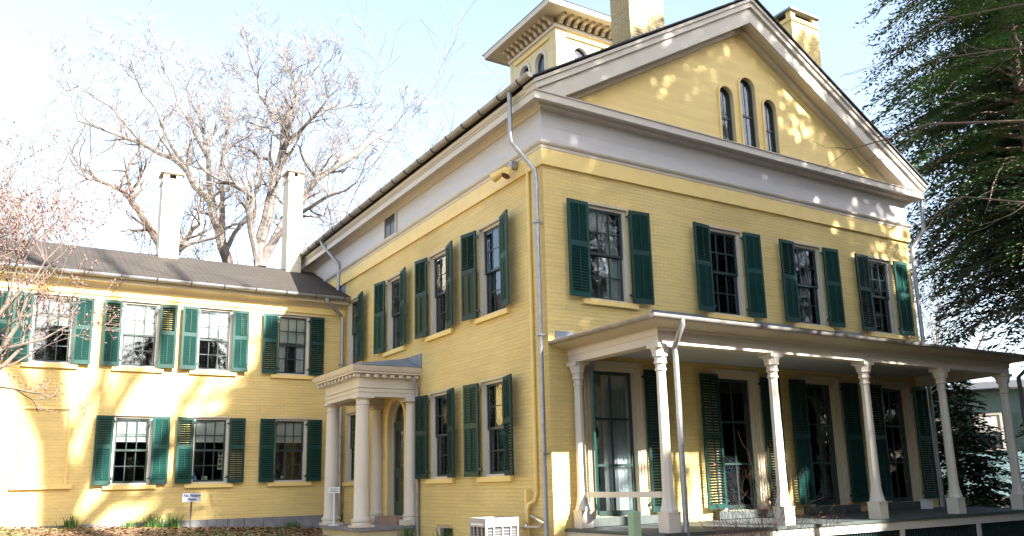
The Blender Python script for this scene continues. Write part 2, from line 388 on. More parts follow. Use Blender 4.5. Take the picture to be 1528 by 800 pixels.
holes = [rect(x - OW / 2, x + OW / 2, UZ0, UZ1) for x in FX] + [rect(x - 0.53, x + 0.53, FZ0, FZ1) for x in FX]
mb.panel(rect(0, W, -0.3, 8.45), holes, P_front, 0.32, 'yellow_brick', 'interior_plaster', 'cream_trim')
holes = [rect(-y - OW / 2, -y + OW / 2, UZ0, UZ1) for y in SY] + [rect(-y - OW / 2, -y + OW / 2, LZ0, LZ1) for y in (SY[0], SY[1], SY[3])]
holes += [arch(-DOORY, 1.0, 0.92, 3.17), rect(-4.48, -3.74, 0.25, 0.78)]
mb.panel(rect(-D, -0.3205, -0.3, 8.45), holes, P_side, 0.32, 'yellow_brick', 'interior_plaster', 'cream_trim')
mb.panel(rect(0.33, D, -0.3, 8.45), [], P_right, 0.32, 'yellow_brick', 'interior_plaster', 'cream_trim')
mb.panel(rect(0.33, W - 0.33, -0.3, 8.45), [], P_back, 0.32, 'yellow_brick', 'interior_plaster', 'cream_trim')
mb.build('wall', H, label='yellow painted brick walls of the main block')
# wing
WX = [-9.05, -7.32, -5.395, -3.58, -1.50]
WXL = [None, None, -5.41, -3.56, -1.50]
WZ0, WZ1 = 4.66, 6.33; WL0, WL1 = 1.79, 3.46; WOW = 0.90
mb = MB()
holes = [rect(x - WOW / 2, x + WOW / 2, WZ0, WZ1) for x in WX] + [rect(x - WOW / 2, x + WOW / 2, WL0, WL1) for x in WXL if x]
mb.panel(rect(-16, -0.003, 0.90, 6.82), holes, P_wing, 0.3, 'yellow_brick', 'interior_plaster', 'cream_trim')
# shallow bricked-up window recess
mb.build('wing_wall', H, label='yellow painted brick wall of the lower rear wing')
mb = MB(); mb.box(-16, -15.7, WG + 0.3, 17.0, 0.3, 8.0, 'yellow_brick'); mb.box(-15.7, -0.003, 16.7, 17.0, 0.3, 6.82, 'yellow_brick'); mb.build('wing_rear_wall', H)
mb = MB(); rr = random.Random(5); x = -16.0
while x < -0.1:
    wd = rr.uniform(0.35, 0.8); x2 = min(x + wd, -0.05)
    mb.box(x, x2 - 0.012, WG - 0.03 - rr.uniform(0, 0.015), WG + 0.2, 0.2, 0.897, 'stone_grey'); x = x2
mb.build('stone_foundation', H)
mb = MB(); mb.box(-15.6, -0.4, WG + 1.8, WG + 1.9, 0.5, 6.7, 'dark_room'); mb.box(-15.6, -0.4, WG + 0.31, WG + 1.79, 4.0, 4.1, 'dark_room'); mb.box(0.36, W - 0.36, 1.9, 2.0, 0.6, 8.3, 'dark_room'); mb.box(1.9, 2.0, 2.02, D - 0.4, 0.6, 8.3, 'dark_room'); mb.build('partition', H)  # near-black backing added behind the windows to keep the interiors dark
# blocked window: proud border making a shallow recess
mb = MB(); bx0, bx1, bz0, bz1 = -7.75, -6.82, 1.82, 3.58
for a in (rect(bx0 - 0.04, bx1 + 0.04, bz1, bz1 + 0.05), rect(bx1, bx1 + 0.04, bz0, bz1), rect(bx0 - 0.04, bx0, bz0, bz1)):
    mb.prism(a, P_wing, -0.05, 0.01, 'yellow_paint')
mb.box(bx0 - 0.16, bx1 + 0.16, WG - 0.09, WG + 0.01, bz0 - 0.09, bz0, 'yellow_paint')
mb.build('blocked_window', H)

# ---- entablature (swept round three sides)
PATH = [(0, D), (0, 0), (W, 0), (W, D)]               # outward is the right-hand side reversed -> use right=True on this direction
def sweep_part(name, prof, m, label=None, smooth=False, path=PATH, parent=H):
    b = MB(); b.sweep(path, prof, m, right=True); return b.build(name, parent, smooth=smooth, label=label)
sweep_part('architrave', [(0.001, 7.40), (0.055, 7.40), (0.055, 7.72), (0.001, 7.72)], 'yellow_paint', 'plain yellow band above the brickwork')
sweep_part('moulding', [(0.001, 7.722), (0.065, 7.722), (0.070, 7.775), (0.095, 7.785), (0.12, 7.81), (0.13, 7.84), (0.03, 7.86), (0.001, 7.86)], 'white_trim')
sweep_part('frieze', [(0.001, 7.862), (0.03, 7.862), (0.03, 8.485), (0.001, 8.485)], 'white_boards', 'wide pale board frieze under the eaves')
sweep_part('cornice', [(0.001, 8.487), (0.055, 8.487), (0.075, 8.52), (0.12, 8.545), (0.145, 8.595), (0.335, 8.60), (0.34, 8.515), (0.375, 8.512), (0.375, 8.648), (0.40, 8.655), (0.40, 8.672), (0.001, 8.672)], 'white_trim')
# side eaves crown carrying the gutter
for sx, nm in ((0, 1), (W, -1)):
    b = MB(); pf = [(0.02, 8.674), (0.30, 8.674), (0.32, 8.72), (0.37, 8.76), (0.39, 8.82), (0.02, 8.82)]
    pth = [(0, D), (0, -0.30)] if nm == 1 else [(W, -0.30), (W, D)]
    b.sweep(pth, pf, 'white_trim'); b.build('eaves_crown', H)
# ---- pediment
XC, ZA, SL = 5.57, 12.35, 0.58
zt = lambda x, off=0.0: ZA - off - SL * abs(x - XC)
mb = MB()
tri = [(0.02, 8.675), (W - 0.02, 8.675), (XC + 5.05, zt(XC + 5.05, 0.35)), (XC, ZA - 0.35), (XC - 5.05, zt(XC - 5.05, 0.35))]
GW = [(5.00, 0.42, 8.74, 9.99), (5.70, 0.48, 8.76, 10.34), (6.40, 0.42, 8.74, 9.99)]
mb.panel(tri, [arch(c, w_, a, b) for c, w_, a, b in GW], lambda u, z, d: (u, 0.02 + d, z), 0.25, 'yellow_boards', 'interior_plaster', 'cream_trim')
mb.build('gable', H, label='yellow boarded triangular gable with dappled light')
mb = MB()
def chevron(o0, o1, xe, zclip=8.676):
    def pt(sg, off):
        x = XC + sg * xe; z = zt(x, off)
        if z < zclip: x = XC + sg * ((ZA - off - zclip) / SL); z = zclip
        return (x, z)
    return [pt(-1, o0), (XC, ZA - o0), pt(1, o0), pt(1, o1), (XC, ZA - o1), pt(-1, o1)]
fy = lambda u, z, d: (u, d, z)
mb.prism(chevron(0.04, 0.11, 5.99), fy, -0.46, -0.05, 'white_trim')
mb.prism(chevron(0.112, 0.24, 5.97), fy, -0.42, -0.05, 'white_trim')
mb.prism(chevron(0.242, 0.60, 5.97), fy, -0.36, -0.25, 'white_trim')
mb.prism(chevron(0.46, 0.585, 5.97), fy, -0.248, 0.02, 'cream_trim')
mb.prism(chevron(0.587, 0.70, 5.97), fy, -0.09, 0.018, 'cream_trim')
mb.build('raking_cornice', H)
# roof
mb = MB()
rp = [(XC - 6.02, zt(XC - 6.02, 0.0)), (XC, ZA), (XC + 6.02, zt(XC + 6.02, 0)), (XC + 6.02, zt(XC + 6.02, -0.032)), (XC, ZA + 0.032), (XC - 6.02, zt(XC - 6.02, -0.032))]
mb.prism(rp, fy, -0.50, D + 0.3, 'dark_roof'); mb.box(XC - 0.12, XC + 0.12, -0.52, D + 0.3, ZA + 0.02, ZA + 0.075, 'dark_roof')
roof = mb.build('roof', H, label='dark shingled main roof')
# rear gable
mb = MB(); mb.prism([(0, 8.46), (W, 8.46), (XC, ZA - 0.1)], fy, D - 0.25, D - 0.01, 'yellow_boards'); mb.build('rear_gable', H)

# gutters -------------------------------------------------
def half_round(b, p0, p1, r, m, strap=None, gap=0.7, n=8):
    p0, p1 = Vector(p0), Vector(p1); d = (p1 - p0); L = d.length; d.normalize(); h = Vector((d.y, -d.x, 0)).normalized()
    pr_ = [(math.cos(math.pi + math.pi * i / n) * r, math.sin(math.pi + math.pi * i / n) * r) for i in range(n + 1)]
    pr_ += [(x * 0.9, z * 0.9 if z < -1e-6 else 0) for x, z in reversed(pr_)]
    base = len(b.v); k = b.mi(m); N = len(pr_)
    for p in (p0, p1):
        for (a, z) in pr_: b.v.append(tuple(p + h * a + Vector((0, 0, z))))
    for j in range(N):
        j2 = (j + 1) % N; b.f.append((base + j, base + N + j, base + N + j2, base + j2)); b.m.append(k)
    cap0 = list(range(n + 1)); b.f.append(tuple(base + j for j in cap0)); b.m.append(k); b.f.append(tuple(base + N + j for j in reversed(cap0))); b.m.append(k)
    if strap:
        t = gap / 2
        while t < L:
            c = p0 + d * t; pts = [c + h * (math.cos(math.pi + math.pi * i / n) * r * 1.07) + Vector((0, 0, math.sin(math.pi + math.pi * i / n) * r * 1.07)) for i in range(n + 1)]
            b.tube(pts, 0.016, strap, 4); t += gap
mb = MB(); half_round(mb, (-0.50, -0.44, 8.93), (-0.50, D + 0.2, 8.90), 0.085, 'gutter_metal', 'strap_dark', 0.72); mb.build('gutter', H, smooth=True)
def pipe(pts, r, m, name='downspout', n=10, clips=()):
    b = MB(); b.tube(pts, r, m, n)
    for c in clips: b.box(c[0] - r * 1.35, c[0] + r * 1.35, c[1] - r * 1.35, c[1] + r * 1.35, c[2] - 0.02, c[2] + 0.02, m)
    return b.build(name, H, smooth=True)
pipe([(-0.50, 0.30, 8.87), (-0.49, 0.32, 8.75), (-0.48, 0.34, 8.0), (-0.46, 0.34, 7.88), (-0.40, 0.31, 7.80), (-0.16, 0.14, 7.40), (-0.11, 0.10, 7.30), (-0.10, 0.09, 7.15), (-0.10, 0.09, 0.32)], 0.045, 'galvanised', clips=[(-0.1, 0.09, z) for z in (6.3, 4.2, 2.1)])
pipe([(-0.50, 11.15, 8.85), (-0.47, 11.1, 8.72), (-0.10, 10.75, 8.10), (-0.09, 10.73, 7.95), (-0.09, 10.73, 7.27)], 0.05, 'galvanised')
pipe([(-0.72, 9.87, 6.80), (-0.69, 9.88, 6.70), (-0.16, 10.19, 6.40), (-0.13, 10.20, 6.28), (-0.13, 10.20, 0.62)], 0.05, 'galvanised', clips=[(-0.13, 10.2, z) for z in (5, 3, 1.2)])
pipe([(-0.035, 0.46, 7.72), (-0.035, 0.46, 1.45), (-0.04, 0.52, 1.30), (-0.10, 0.62, 1.25), (-0.12, 0.66, 1.15), (-0.12, 0.66, 0.9)], 0.035, 'yellow_paint', 'conduit')
mb = MB(); mb.box(-0.10, -0.002, 0.70, 0.78, 1.15, 1.50, 'yellow_paint'); mb.tube([(-0.05, 0.74, 1.16), (-0.05, 0.74, 0.35)], 0.03, 'yellow_paint', 8); mb.build('meter_box', H, smooth=False)
mb = MB(); mb.tube([(-0.06, 0.70, 1.06), (-0.10, 0.40, 1.0), (-0.08, 0.2, 0.92), (-0.08, 0.32, 0.86), (-0.3, 0.6, 0.86)], 0.022, 'cream_trim', 7); mb.tube([(-0.06, 0.72, 1.0), (-0.25, 0.55, 0.82)], 0.018, 'galvanised', 7); mb.build('refrigerant_pipe', H, smooth=True)

# ---- windows
def sash_window(w_, h, panes=(3, 4), blind_or_dark_sheet=0.0, curtain=None, sill=True, sash='sash_dark', label=None, lintel=True, deep=0.11):
    """local origin: bottom centre of the opening, outside is -Y. returns objects [window, children] linked once"""
    ch = []
    b = MB(); t = 0.065; y0, y1 = 0.045, deep + 0.06
    b.box(-w_ / 2, -w_ / 2 + t, y0, y1, 0.0, h, 'white_trim'); b.box(w_ / 2 - t, w_ / 2, y0, y1, 0.0, h, 'white_trim')
    b.box(-w_ / 2 + t, w_ / 2 - t, y0, y1, h - 0.05, h, 'white_trim'); b.box(-w_ / 2 + t, w_ / 2 - t, y0 - 0.02, y1, 0.0, 0.045, 'white_trim')
    if lintel: b.box(-w_ / 2 - 0.02, w_ / 2 + 0.02, -0.022, 0.04, h, h + 0.045, 'cream_trim')
    win = b.build('window', None)
    iw, i0, i1 = w_ / 2 - t, 0.045, h - 0.05
    mid = (i0 + i1) / 2
    s1 = MB(); st = 0.04; mu = 0.011
    def sash_frame(z0, z1, yy, rows):
        s1.box(-iw, -iw + st, yy, yy + 0.035, z0, z1, sash); s1.box(iw - st, iw, yy, yy + 0.035, z0, z1, sash)
        s1.box(-iw + st, iw - st, yy, yy + 0.035, z0, z0 + 0.05, sash); s1.box(-iw + st, iw - st, yy, yy + 0.035, z1 - 0.04, z1, sash)
        gx = (2 * iw - 2 * st)
        for i in range(1, panes[0]):
            x = -iw + st + gx * i / panes[0]; s1.box(x - mu, x + mu, yy + 0.005, yy + 0.03, z0 + 0.05, z1 - 0.04, sash)
        for j in range(1, rows):
            z = z0 + 0.05 + (z1 - z0 - 0.09) * j / rows; s1.box(-iw + st, iw - st, yy + 0.007, yy + 0.028, z - mu, z + mu, sash)
    sash_frame(i0, mid + 0.02, deep + 0.01, panes[1] // 2); sash_frame(mid - 0.02, i1, deep - 0.028, panes[1] // 2)
    s = s1.build('sash', win)
    g = MB(); g.box(-iw + 0.01, iw - 0.01, deep + 0.024, deep + 0.030, i0 + 0.01, mid, 'glass'); g.box(-iw + 0.01, iw - 0.01, deep - 0.014, deep - 0.008, mid, i1 - 0.01, 'glass')
    g.build('pane', win)
    if sill:
        q = MB(); q.box(-w_ / 2 - 0.14, w_ / 2 + 0.14, -0.075, 0.043, -0.10, -0.002, 'yellow_paint'); q.build('sill', win)
    if blind_or_dark_sheet > 0:
        q = MB(); q.box(-iw, iw, deep + 0.050, deep + 0.058, i1 - blind_or_dark_sheet * (i1 - i0), i1, 'blind_white'); q.tube([(-iw, deep + 0.054, i1 - blind_or_dark_sheet * (i1 - i0)), (iw, deep + 0.054, i1 - blind_or_dark_sheet * (i1 - i0))], 0.012, 'blind_white', 6); q.build('blind', win)
    if curtain:
        q = MB()
        for (a, c, zb) in curtain:                     # fraction range of the width, bottom fraction
            n = max(6, int((c - a) * 34)); pts = []
            for i in range(n + 1):
                f = a + (c - a) * i / n; pts.append((-iw + 2 * iw * f, deep + 0.085 + 0.018 * math.sin(i * 1.25)))
            for i in range(n):
                q.face([(pts[i][0], pts[i][1], i0 + zb * h), (pts[i + 1][0], pts[i + 1][1], i0 + zb * h), (pts[i + 1][0], pts[i + 1][1], i1), (pts[i][0], pts[i][1], i1)], 'curtain_white')
        q.build('curtain', win)
    return win
def place(o, fn, u, z, rot):
    o.parent = H; x, y, zz = fn(u, z, 0); o.location = (x, y, zz); o.rotation_euler = (0, 0, rot); return o
_shut = {}
def shutter_mesh(w_, h, tilts=(-70, -70)):
    """hinged edge at x=0, leaf extends to +x, outside face -Y, bottom z=0; real slats"""
    key = (w_, h, tilts)
    if key in _shut: return _shut[key]
    b = MB(); s = 0.055; t = 0.036; G = 'shutter_green'; mr = 0.10
    b.box(0, s, -t, 0, 0, h, G); b.box(w_ - s, w_, -t, 0, 0, h, G)
    mz = h * 0.52
    b.box(s, w_ - s, -t, 0, 0, 0.10, G); b.box(s, w_ - s, -t, 0, h - 0.07, h, G); b.box(s, w_ - s, -t, 0, mz, mz + mr, G)
    for z0, z1, tl in ((0.10, mz, tilts[0]), (mz + mr, h - 0.07, tilts[1])):
        n = int((z1 - z0) / 0.052)
        for i in range(n):
            z = z0 + (i + 0.5) * (z1 - z0) / n
            mx = Matrix.Translation((0, -t / 2, z)) @ Matrix.Rotation(R(tl), 4, 'X')
            b.box(s - 0.004, w_ - s + 0.004, -0.026, 0.026, -0.0045, 0.0045, G, mx)
        b.box(w_ / 2 - 0.008, w_ / 2 + 0.008, -t - 0.012, -t + 0.004, z0 + 0.04, z1 - 0.04, G)
    _shut[key] = b.mesh('shutter'); return _shut[key]
rl = random.Random(19)
def hinge_mesh(h):
    b = MB()
    for z in (0.0,): b.box(-0.07, 0.05, -0.03, 0.004, z - 0.018, z + 0.018, 'sash_dark'); b.tube([(-0.015, -0.012, z - 0.035), (-0.015, -0.012, z + 0.05)], 0.012, 'sash_dark', 6)
    return b.mesh('hinge')
_hm = {}
def shutter(fn, u, z, rot, w_, h, side, ang, stand=0.075, label=None, tilts=None):
    """side -1: left leaf (hinge on its right edge); +1: right leaf. ang = degrees swung off the wall"""
    o = bpy.data.objects.new('shutter', shutter_mesh(w_, h, tilts or rl.choice(((-72, -72), (-72, -72), (-72, -68), (-38, -72), (-72, -38), (-45, -60))))); COL.objects.link(o); o.parent = H
    x, y, zz = fn(u, z, -stand); o.location = (x, y, zz)
    if side > 0: o.rotation_euler = (0, 0, rot - R(ang))
    else: o.scale = (-1, 1, 1); o.rotation_euler = (0, 0, rot + R(ang))
    if 0 not in _hm: _hm[0] = hinge_mesh(h)
    for hz in (0.14, h - 0.14):
        q = bpy.data.objects.new('hinge', _hm[0]); COL.objects.link(q); q.parent = o; q.location = (0, 0, hz)
    if label: o['label'] = label
    return o
rs = random.Random(11)
def shutters(fn, u, z, rot, ow, w_, h, angs=None, left=True, right=True, stand=0.075):
    a = angs or (rs.uniform(0, 7), rs.uniform(0, 7))
    if left: shutter(fn, u - ow / 2 + 0.01, z, rot, w_, h, -1, a[0], stand)
    if right: shutter(fn, u + ow / 2 - 0.01, z, rot, w_, h, 1, a[1], stand)
# upper front
CURT = [[(0.62, 1.0, 0)], [(0.0, 1.0, 0)], [(0.55, 1.0, 0.0)], [(0.7, 1.0, 0)]]
for i, x in enumerate(FX):
    place(sash_window(OW, UZ1 - UZ0, (3, 4), blind_or_dark_sheet=(0.25, 0.0, 0.30, 0.28)[i], curtain=CURT[i]), P_front, x, UZ0, ROT_F)
    shutters(P_front, x, UZ0 + 0.01, ROT_F, OW, 0.49, 1.85)
# upper and lower side
for i, y in enumerate(SY):
    place(sash_window(OW, UZ1 - UZ0, (3, 4), blind_or_dark_sheet=0, curtain=[(0.0, 0.35, 0), (0.66, 1.0, 0)] if i % 2 else [(0, 0.4, 0), (0.75, 1, 0)]), P_side, -y, UZ0, ROT_S)
    shutters(P_side, -y, UZ0 + 0.01, ROT_S, OW, 0.49, 1.85, angs=[(10, 15), (8, 13), (9, 11), (5, 9)][i], left=(i < 3))
for i in (0, 1, 3):
    y = SY[i]; place(sash_window(OW, LZ1 - LZ0, (3, 4), blind_or_dark_sheet=0, curtain=[(0.0, 0.3, 0), (0.6, 1.0, 0)]), P_side, -y, LZ0, ROT_S)
    if i < 2: shutters(P_side, -y, LZ0 + 0.01, ROT_S, OW, 0.49, 1.84, angs=[(8, 14), (7, 12)][i])
# wing
for i, x in enumerate(WX):
    place(sash_window(WOW, WZ1 - WZ0, (3, 4), blind_or_dark_sheet=(0.0, 0.42, 0.48, 0.45, 0.45)[i], curtain=[[(0, .4, 0)], None, None, None, [(0, .3, 0), (.7, 1, 0)]][i]), P_wing, x, WZ0, ROT_F)
    shutters(P_wing, x, WZ0 + 0.01, ROT_F, WOW, 0.41, 1.64)
    if WXL[i]:
        place(sash_window(WOW, WL1 - WL0, (3, 4), blind_or_dark_sheet=(0, 0, 0.36, 0.36, 0.36)[i]), P_wing, WXL[i], WL0, ROT_F)
        shutters(P_wing, WXL[i], WL0 + 0.01, ROT_F, WOW, 0.40, 1.65)
# french windows on the porch: casings and tall sashes
def french_window(w_, h, curt):
    b = MB(); c = 0.15
    for sg in (-1, 1):
        x0 = sg * w_ / 2; b.box(x0, x0 + sg * c, -0.05, 0.0 - 0.001, -0.0, h + 0.12, 'cream_trim'); b.box(x0 + sg * 0.05, x0 + sg * 0.10, -0.066, -0.051, 0, h + 0.05, 'cream_trim'); b.box(x0 - sg * 0.05, x0, -0.03, 0.16, 0, h, 'cream_trim')
    b.box(-w_ / 2, w_ / 2, -0.05, -0.001, h, h + 0.12, 'cream_trim'); b.box(-w_ / 2 + 0.05, w_ / 2 - 0.05, -0.03, 0.16, h - 0.05, h, 'cream_trim')
    win = b.build('french_window', None)
    iw = w_ / 2 - 0.05; s = MB(); st = 0.055; hh = h - 0.05
    s.box(-iw, -iw + st, 0.09, 0.13, 0, hh, 'sash_dark'); s.box(iw - st, iw, 0.09, 0.13, 0, hh, 'sash_dark'); s.box(-iw + st, iw - st, 0.09, 0.13, hh - 0.06, hh, 'sash_dark'); s.box(-iw + st, iw - st, 0.09, 0.13, 0, 0.10, 'sash_dark')
    for f in (0.345, 0.665): s.box(-iw + st, iw - st, 0.088, 0.132, hh * f - 0.022, hh * f + 0.022, 'sash_dark')
    s.box(-0.014, 0.014, 0.10, 0.125, 0.10, hh - 0.06, 'sash_dark')
    s.build('sash', win)
    g = MB(); g.box(-iw + 0.02, iw - 0.02, 0.108, 0.114, 0.05, hh - 0.03, 'glass'); g.build('pane', win)
    q = MB()
    for a, c2 in curt:
        n = int((c2 - a) * 44); pts = [(-iw + 2 * iw * (a + (c2 - a) * i / n), 0.18 + 0.03 * math.sin(i * 1.3) + 0.012 * math.sin(i * 0.37)) for i in range(n + 1)]
        for i in range(n): q.face([(pts[i][0], pts[i][1], 0.05), (pts[i + 1][0], pts[i + 1][1], 0.05), (pts[i + 1][0], pts[i + 1][1], hh), (pts[i][0], pts[i][1], hh)], 'curtain_white')
    q.build('curtain', win)
    q = MB(); q.box(-w_ / 2 - 0.30, w_ / 2 + 0.30, -0.16, -0.001, -0.15, -0.002, 'deck_grey_green'); q.build('sill', win)
    return win
for i, x in enumerate(FX):
    place(french_window(1.06, FZ1 - FZ0, [(0.0, 0.16), (0.34, 1.0)] if i < 2 else [(0.25, 0.8)]), P_front, x, FZ0, ROT_F)
    a = [(52, 4), (3, 4), (3, 3), (4, 3)][i]
    shutter(P_front, x - 0.53 - 0.03, FZ0 + 0.05, ROT_F, 0.52, 2.62, -1, a[0], 0.085, 'shutter swung half away from the wall' if i == 0 else None, tilts=(-30, -30) if i < 2 else None)
    shutter(P_front, x + 0.53 + 0.15, FZ0 + 0.05, ROT_F, 0.50, 2.62, 1, a[1], 0.085, tilts=(-45, -70) if i < 1 else None)
# wall base below the french windows (painted plinth steps)
# gable windows
for c, w_, a, z in GW:
    b = MB(); r = w_ / 2; n = 14
    def ring(r0, z0, yy0, yy1, m, wd):
        o = [(c - r0, z0)] + [(c + r0 * math.cos(math.pi - math.pi * i / n), z + r0 * math.sin(math.pi - math.pi * i / n)) for i in range(n + 1)] + [(c + r0, z0)]
        r1 = r0 - wd
        q = [(c + r1, z0)] + [(c + r1 * math.cos(math.pi * i / n), z + r1 * math.sin(math.pi * i / n)) for i in range(n + 1)] + [(c - r1, z0)]
        b.prism(o + q, lambda u, zz, d: (u, d, zz), yy0, yy1, m)
    ring(r + 0.055, a, -0.012, 0.018, 'yellow_paint', 0.055)
    b.box(c - r - 0.04, c + r + 0.04, -0.02, 0.08, a - 0.05, a, 'yellow_paint')
    win = b.build('gable_window', H)
    b = MB(); ring(r - 0.002, a, 0.09, 0.13, 'sash_dark', 0.035); mz = (a + z + r) / 2; b.box(c - r + 0.035, c + r - 0.035, 0.09, 0.13, mz - 0.025, mz + 0.025, 'sash_dark'); b.box(c - r + 0.035, c + r - 0.035, 0.09, 0.13, a, a + 0.05, 'sash_dark')
    b.box(c - 0.008, c + 0.008, 0.10, 0.125, a + 0.05, z + r - 0.03, 'sash_dark'); b.build('sash', win)
    b = MB(); b.prism(arch(c, w_ - 0.03, a + 0.02, z), lambda u, zz, d: (u, d, zz), 0.108, 0.113, 'glass'); b.build('pane', win)
    b = MB(); b.box(c - r, c + r, 0.30, 0.31, a, z + r, 'dark_void'); b.build('blind', win)  # black sheet behind the pane paints in the unlit attic
# attic window in the side frieze
b = MB(); y0, y1, z0, z1 = 6.66, 7.34, 7.92, 8.455
for q in ((y0 - 0.05, y0, z0, z1), (y1, y1 + 0.05, z0, z1), (y0 - 0.05, y1 + 0.05, z1, z1 + 0.02), (y0 - 0.05, y1 + 0.05, z0 - 0.05, z0)): b.box(-0.075, -0.031, q[0], q[1], q[2], q[3], 'white_trim')
aw = b.build('attic_window', H)
b = MB(); b.box(-0.048, -0.034, y0, y1, z0, z1, 'stained_glass'); b.build('pane', aw)
b = MB(); ym = (y0 + y1) / 2; b.box(-0.056, -0.049, ym - 0.012, ym + 0.012, z0, z1, 'sash_dark'); b.box(-0.057, -0.0485, y0, y1, z1 - 0.03, z1, 'sash_dark'); b.box(-0.057, -0.0485, y0, y1, z0, z0 + 0.03, 'sash_dark'); b.build('sash', aw)
# basement window
b = MB(); b.box(0.03, 0.12, 3.74, 3.80, 0.25, 0.78, 'white_trim'); b.box(0.03, 0.12, 4.40, 4.48, 0.25, 0.78, 'white_trim'); b.box(0.03, 0.12, 3.80, 4.40, 0.72, 0.78, 'cream_trim'); bw = b.build('basement_window', H)
b = MB(); b.box(0.10, 0.105, 3.80, 4.40, 0.25, 0.72, 'glass'); b.build('pane', bw)
b = MB(); b.box(0.25, 0.26, 3.7, 4.5, 0.2, 0.8, 'dark_void'); b.build('blind', bw)  # black sheet standing in for the dark basement behind the glass

# ---- chimneys
def chimney(x0, x1, y0, y1, z0, z1, m, cap='lead_flashing', stone=False, flash=None):
    b = MB(); b.box(x0, x1, y0, y1, z0, z1 - 0.34, m); b.box(x0 - 0.03, x1 + 0.03, y0 - 0.03, y1 + 0.03, z1 - 0.34, z1 - 0.26, m)
    b.box(x0 + 0.01, x1 - 0.01, y0 + 0.01, y1 - 0.01, z1 - 0.26, z1 - 0.20, m)
    for sx in (x0 + 0.01, x1 - 0.17):
        for sy in (y0 + 0.01, y1 - 0.17): b.box(sx, sx + 0.16, sy, sy + 0.16, z1 - 0.20, z1 - 0.05, m)
    b.box(x0 + 0.1, x1 - 0.1, y0 + 0.1, y1 - 0.1, z1 - 0.20, z1 - 0.06, 'dark_void')
    o = b.build('chimney', H)
    q = MB(); q.box(x0 - 0.06, x1 + 0.06, y0 - 0.06, y1 + 0.06, z1 - 0.05, z1, cap); q.build('chimney_cap', o)
    if flash:
        q = MB()
        for (a, c, za, zb) in flash: q.box(a, c, y0 - 0.012, y0 - 0.002, za, zb, 'lead_flashing')
        q.build('flashing', o)
    return o
def steps(x0, x1, up):
    out = []; n = 9; f0 = lambda x: ZA + 0.05 - SL * abs(x - XC)
    for i in range(n):
        a = x0 + (x1 - x0) * i / n; c = x0 + (x1 - x0) * (i + 1) / n - 0.002; lo = min(f0(a), f0(c)) - 0.05; out.append((a, c, lo, max(f0(a), f0(c)) + 0.16))
    return out
chimney(2.62, 3.62, 0.35, 0.98, 9.8, 13.35, 'weathered_yellow_brick', flash=steps(2.62, 3.62, 1))
chimney(7.93, 8.93, 0.35, 0.98, 9.8, 13.22, 'yellow_brick', flash=steps(7.93, 8.93, 1))
chimney(-4.70, -4.17, 13.0, 13.55, 7.2, 10.92, 'cream_brick', 'cream_trim')
chimney(-0.98, -0.52, 13.0, 13.6, 7.2, 11.65, 'cream_brick', 'cream_trim')

# ---- cupola
cw, cxc, cyc, cz0, cz1 = 1.25, 5.57, 6.73, 11.2, 14.45
cup = empty('cupola', (0, 0, 0)); cup.parent = H; cup['label'] = 'square yellow and white cupola on the roof ridge'
def Pc(face):
    if face == 'f': return lambda u, z, d: (cxc + u, cyc - cw + d, z)
    if face == 'l': return lambda u, z, d: (cxc - cw + d, cyc - u, z)
    if face == 'r': return lambda u, z, d: (cxc + cw - d, cyc + u, z)
    return lambda u, z, d: (cxc - u, cyc + cw - d, z)
b = MB(); AU = (-0.42, 0.42)
for fc in 'flrb':
    e = cw if fc in 'fb' else cw - 0.16
    b.panel(rect(-e, e, cz0, cz1), [arch(u, 0.50, 12.5, 13.62) for u in AU], Pc(fc), 0.15, 'cupola_boards', 'interior_plaster', 'white_trim')
b.build('cupola_wall', cup)
for fc in 'flrb':
    F_ = Pc(fc)
    for u in AU:
        b = MB(); n = 14; z = 13.62
        o = [(u - 0.33, 12.5)] + [(u + 0.33 * math.cos(math.pi - math.pi * i / n), z + 0.33 * math.sin(math.pi - math.pi * i / n)) for i in range(n + 1)] + [(u + 0.33, 12.5)]
        q = [(u + 0.245, 12.5)] + [(u + 0.245 * math.cos(math.pi * i / n), z + 0.245 * math.sin(math.pi * i / n)) for i in range(n + 1)] + [(u - 0.245, 12.5)]
        b.prism(o + q, F_, -0.035, -0.002, 'white_trim')
        b.prism(arch(u, 0.49, 12.5, z), F_, 0.075, 0.08, 'glass')
        b.build('cupola_window', cup)
    b = MB(); b.prism(rect(-cw * 0.72, cw * 0.72, 14.08, 14.16), F_, -0.06, -0.002, 'yellow_paint'); b.build('drip_moulding', cup)
b = MB(); o_ = 0.55
sq = lambda e, z: [(cxc - e, cyc - e, z), (cxc + e, cyc - e, z), (cxc + e, cyc + e, z), (cxc - e, cyc + e, z)]
cp = [(cxc - cw, cyc + cw), (cxc - cw, cyc - cw), (cxc + cw, cyc - cw), (cxc + cw, cyc + cw), (cxc - cw, cyc + cw)]
b.sweep(cp, [(-0.02, 14.30), (0.05, 14.30), (0.06, 14.38), (0.03, 14.40), (-0.02, 14.40)], 'white_trim')
b.build('cupola_frieze', cup)
b = MB(); e = cw + o_
b.box(cxc - e, cxc + e, cyc - e, cyc + e, 14.62, 14.655, 'cream_trim')
b.sweep([(cxc - e, cyc + e), (cxc - e, cyc - e), (cxc + e, cyc - e), (cxc + e, cyc + e), (cxc - e, cyc + e)], [(0, 14.60), (0.04, 14.60), (0.07, 14.74), (0.0, 14.74)], 'white_trim')
b.build('cupola_eaves', cup)
b = MB(); e2 = e + 0.09
for i in range(4):
    p = sq(e2, 14.745); b.face([p[i], p[(i + 1) % 4], (cxc, cyc, 15.25)], 'dark_roof')
b.face(list(reversed(sq(e2, 14.743))), 'dark_roof')
b.build('cupola_roof', cup)
b = MB()
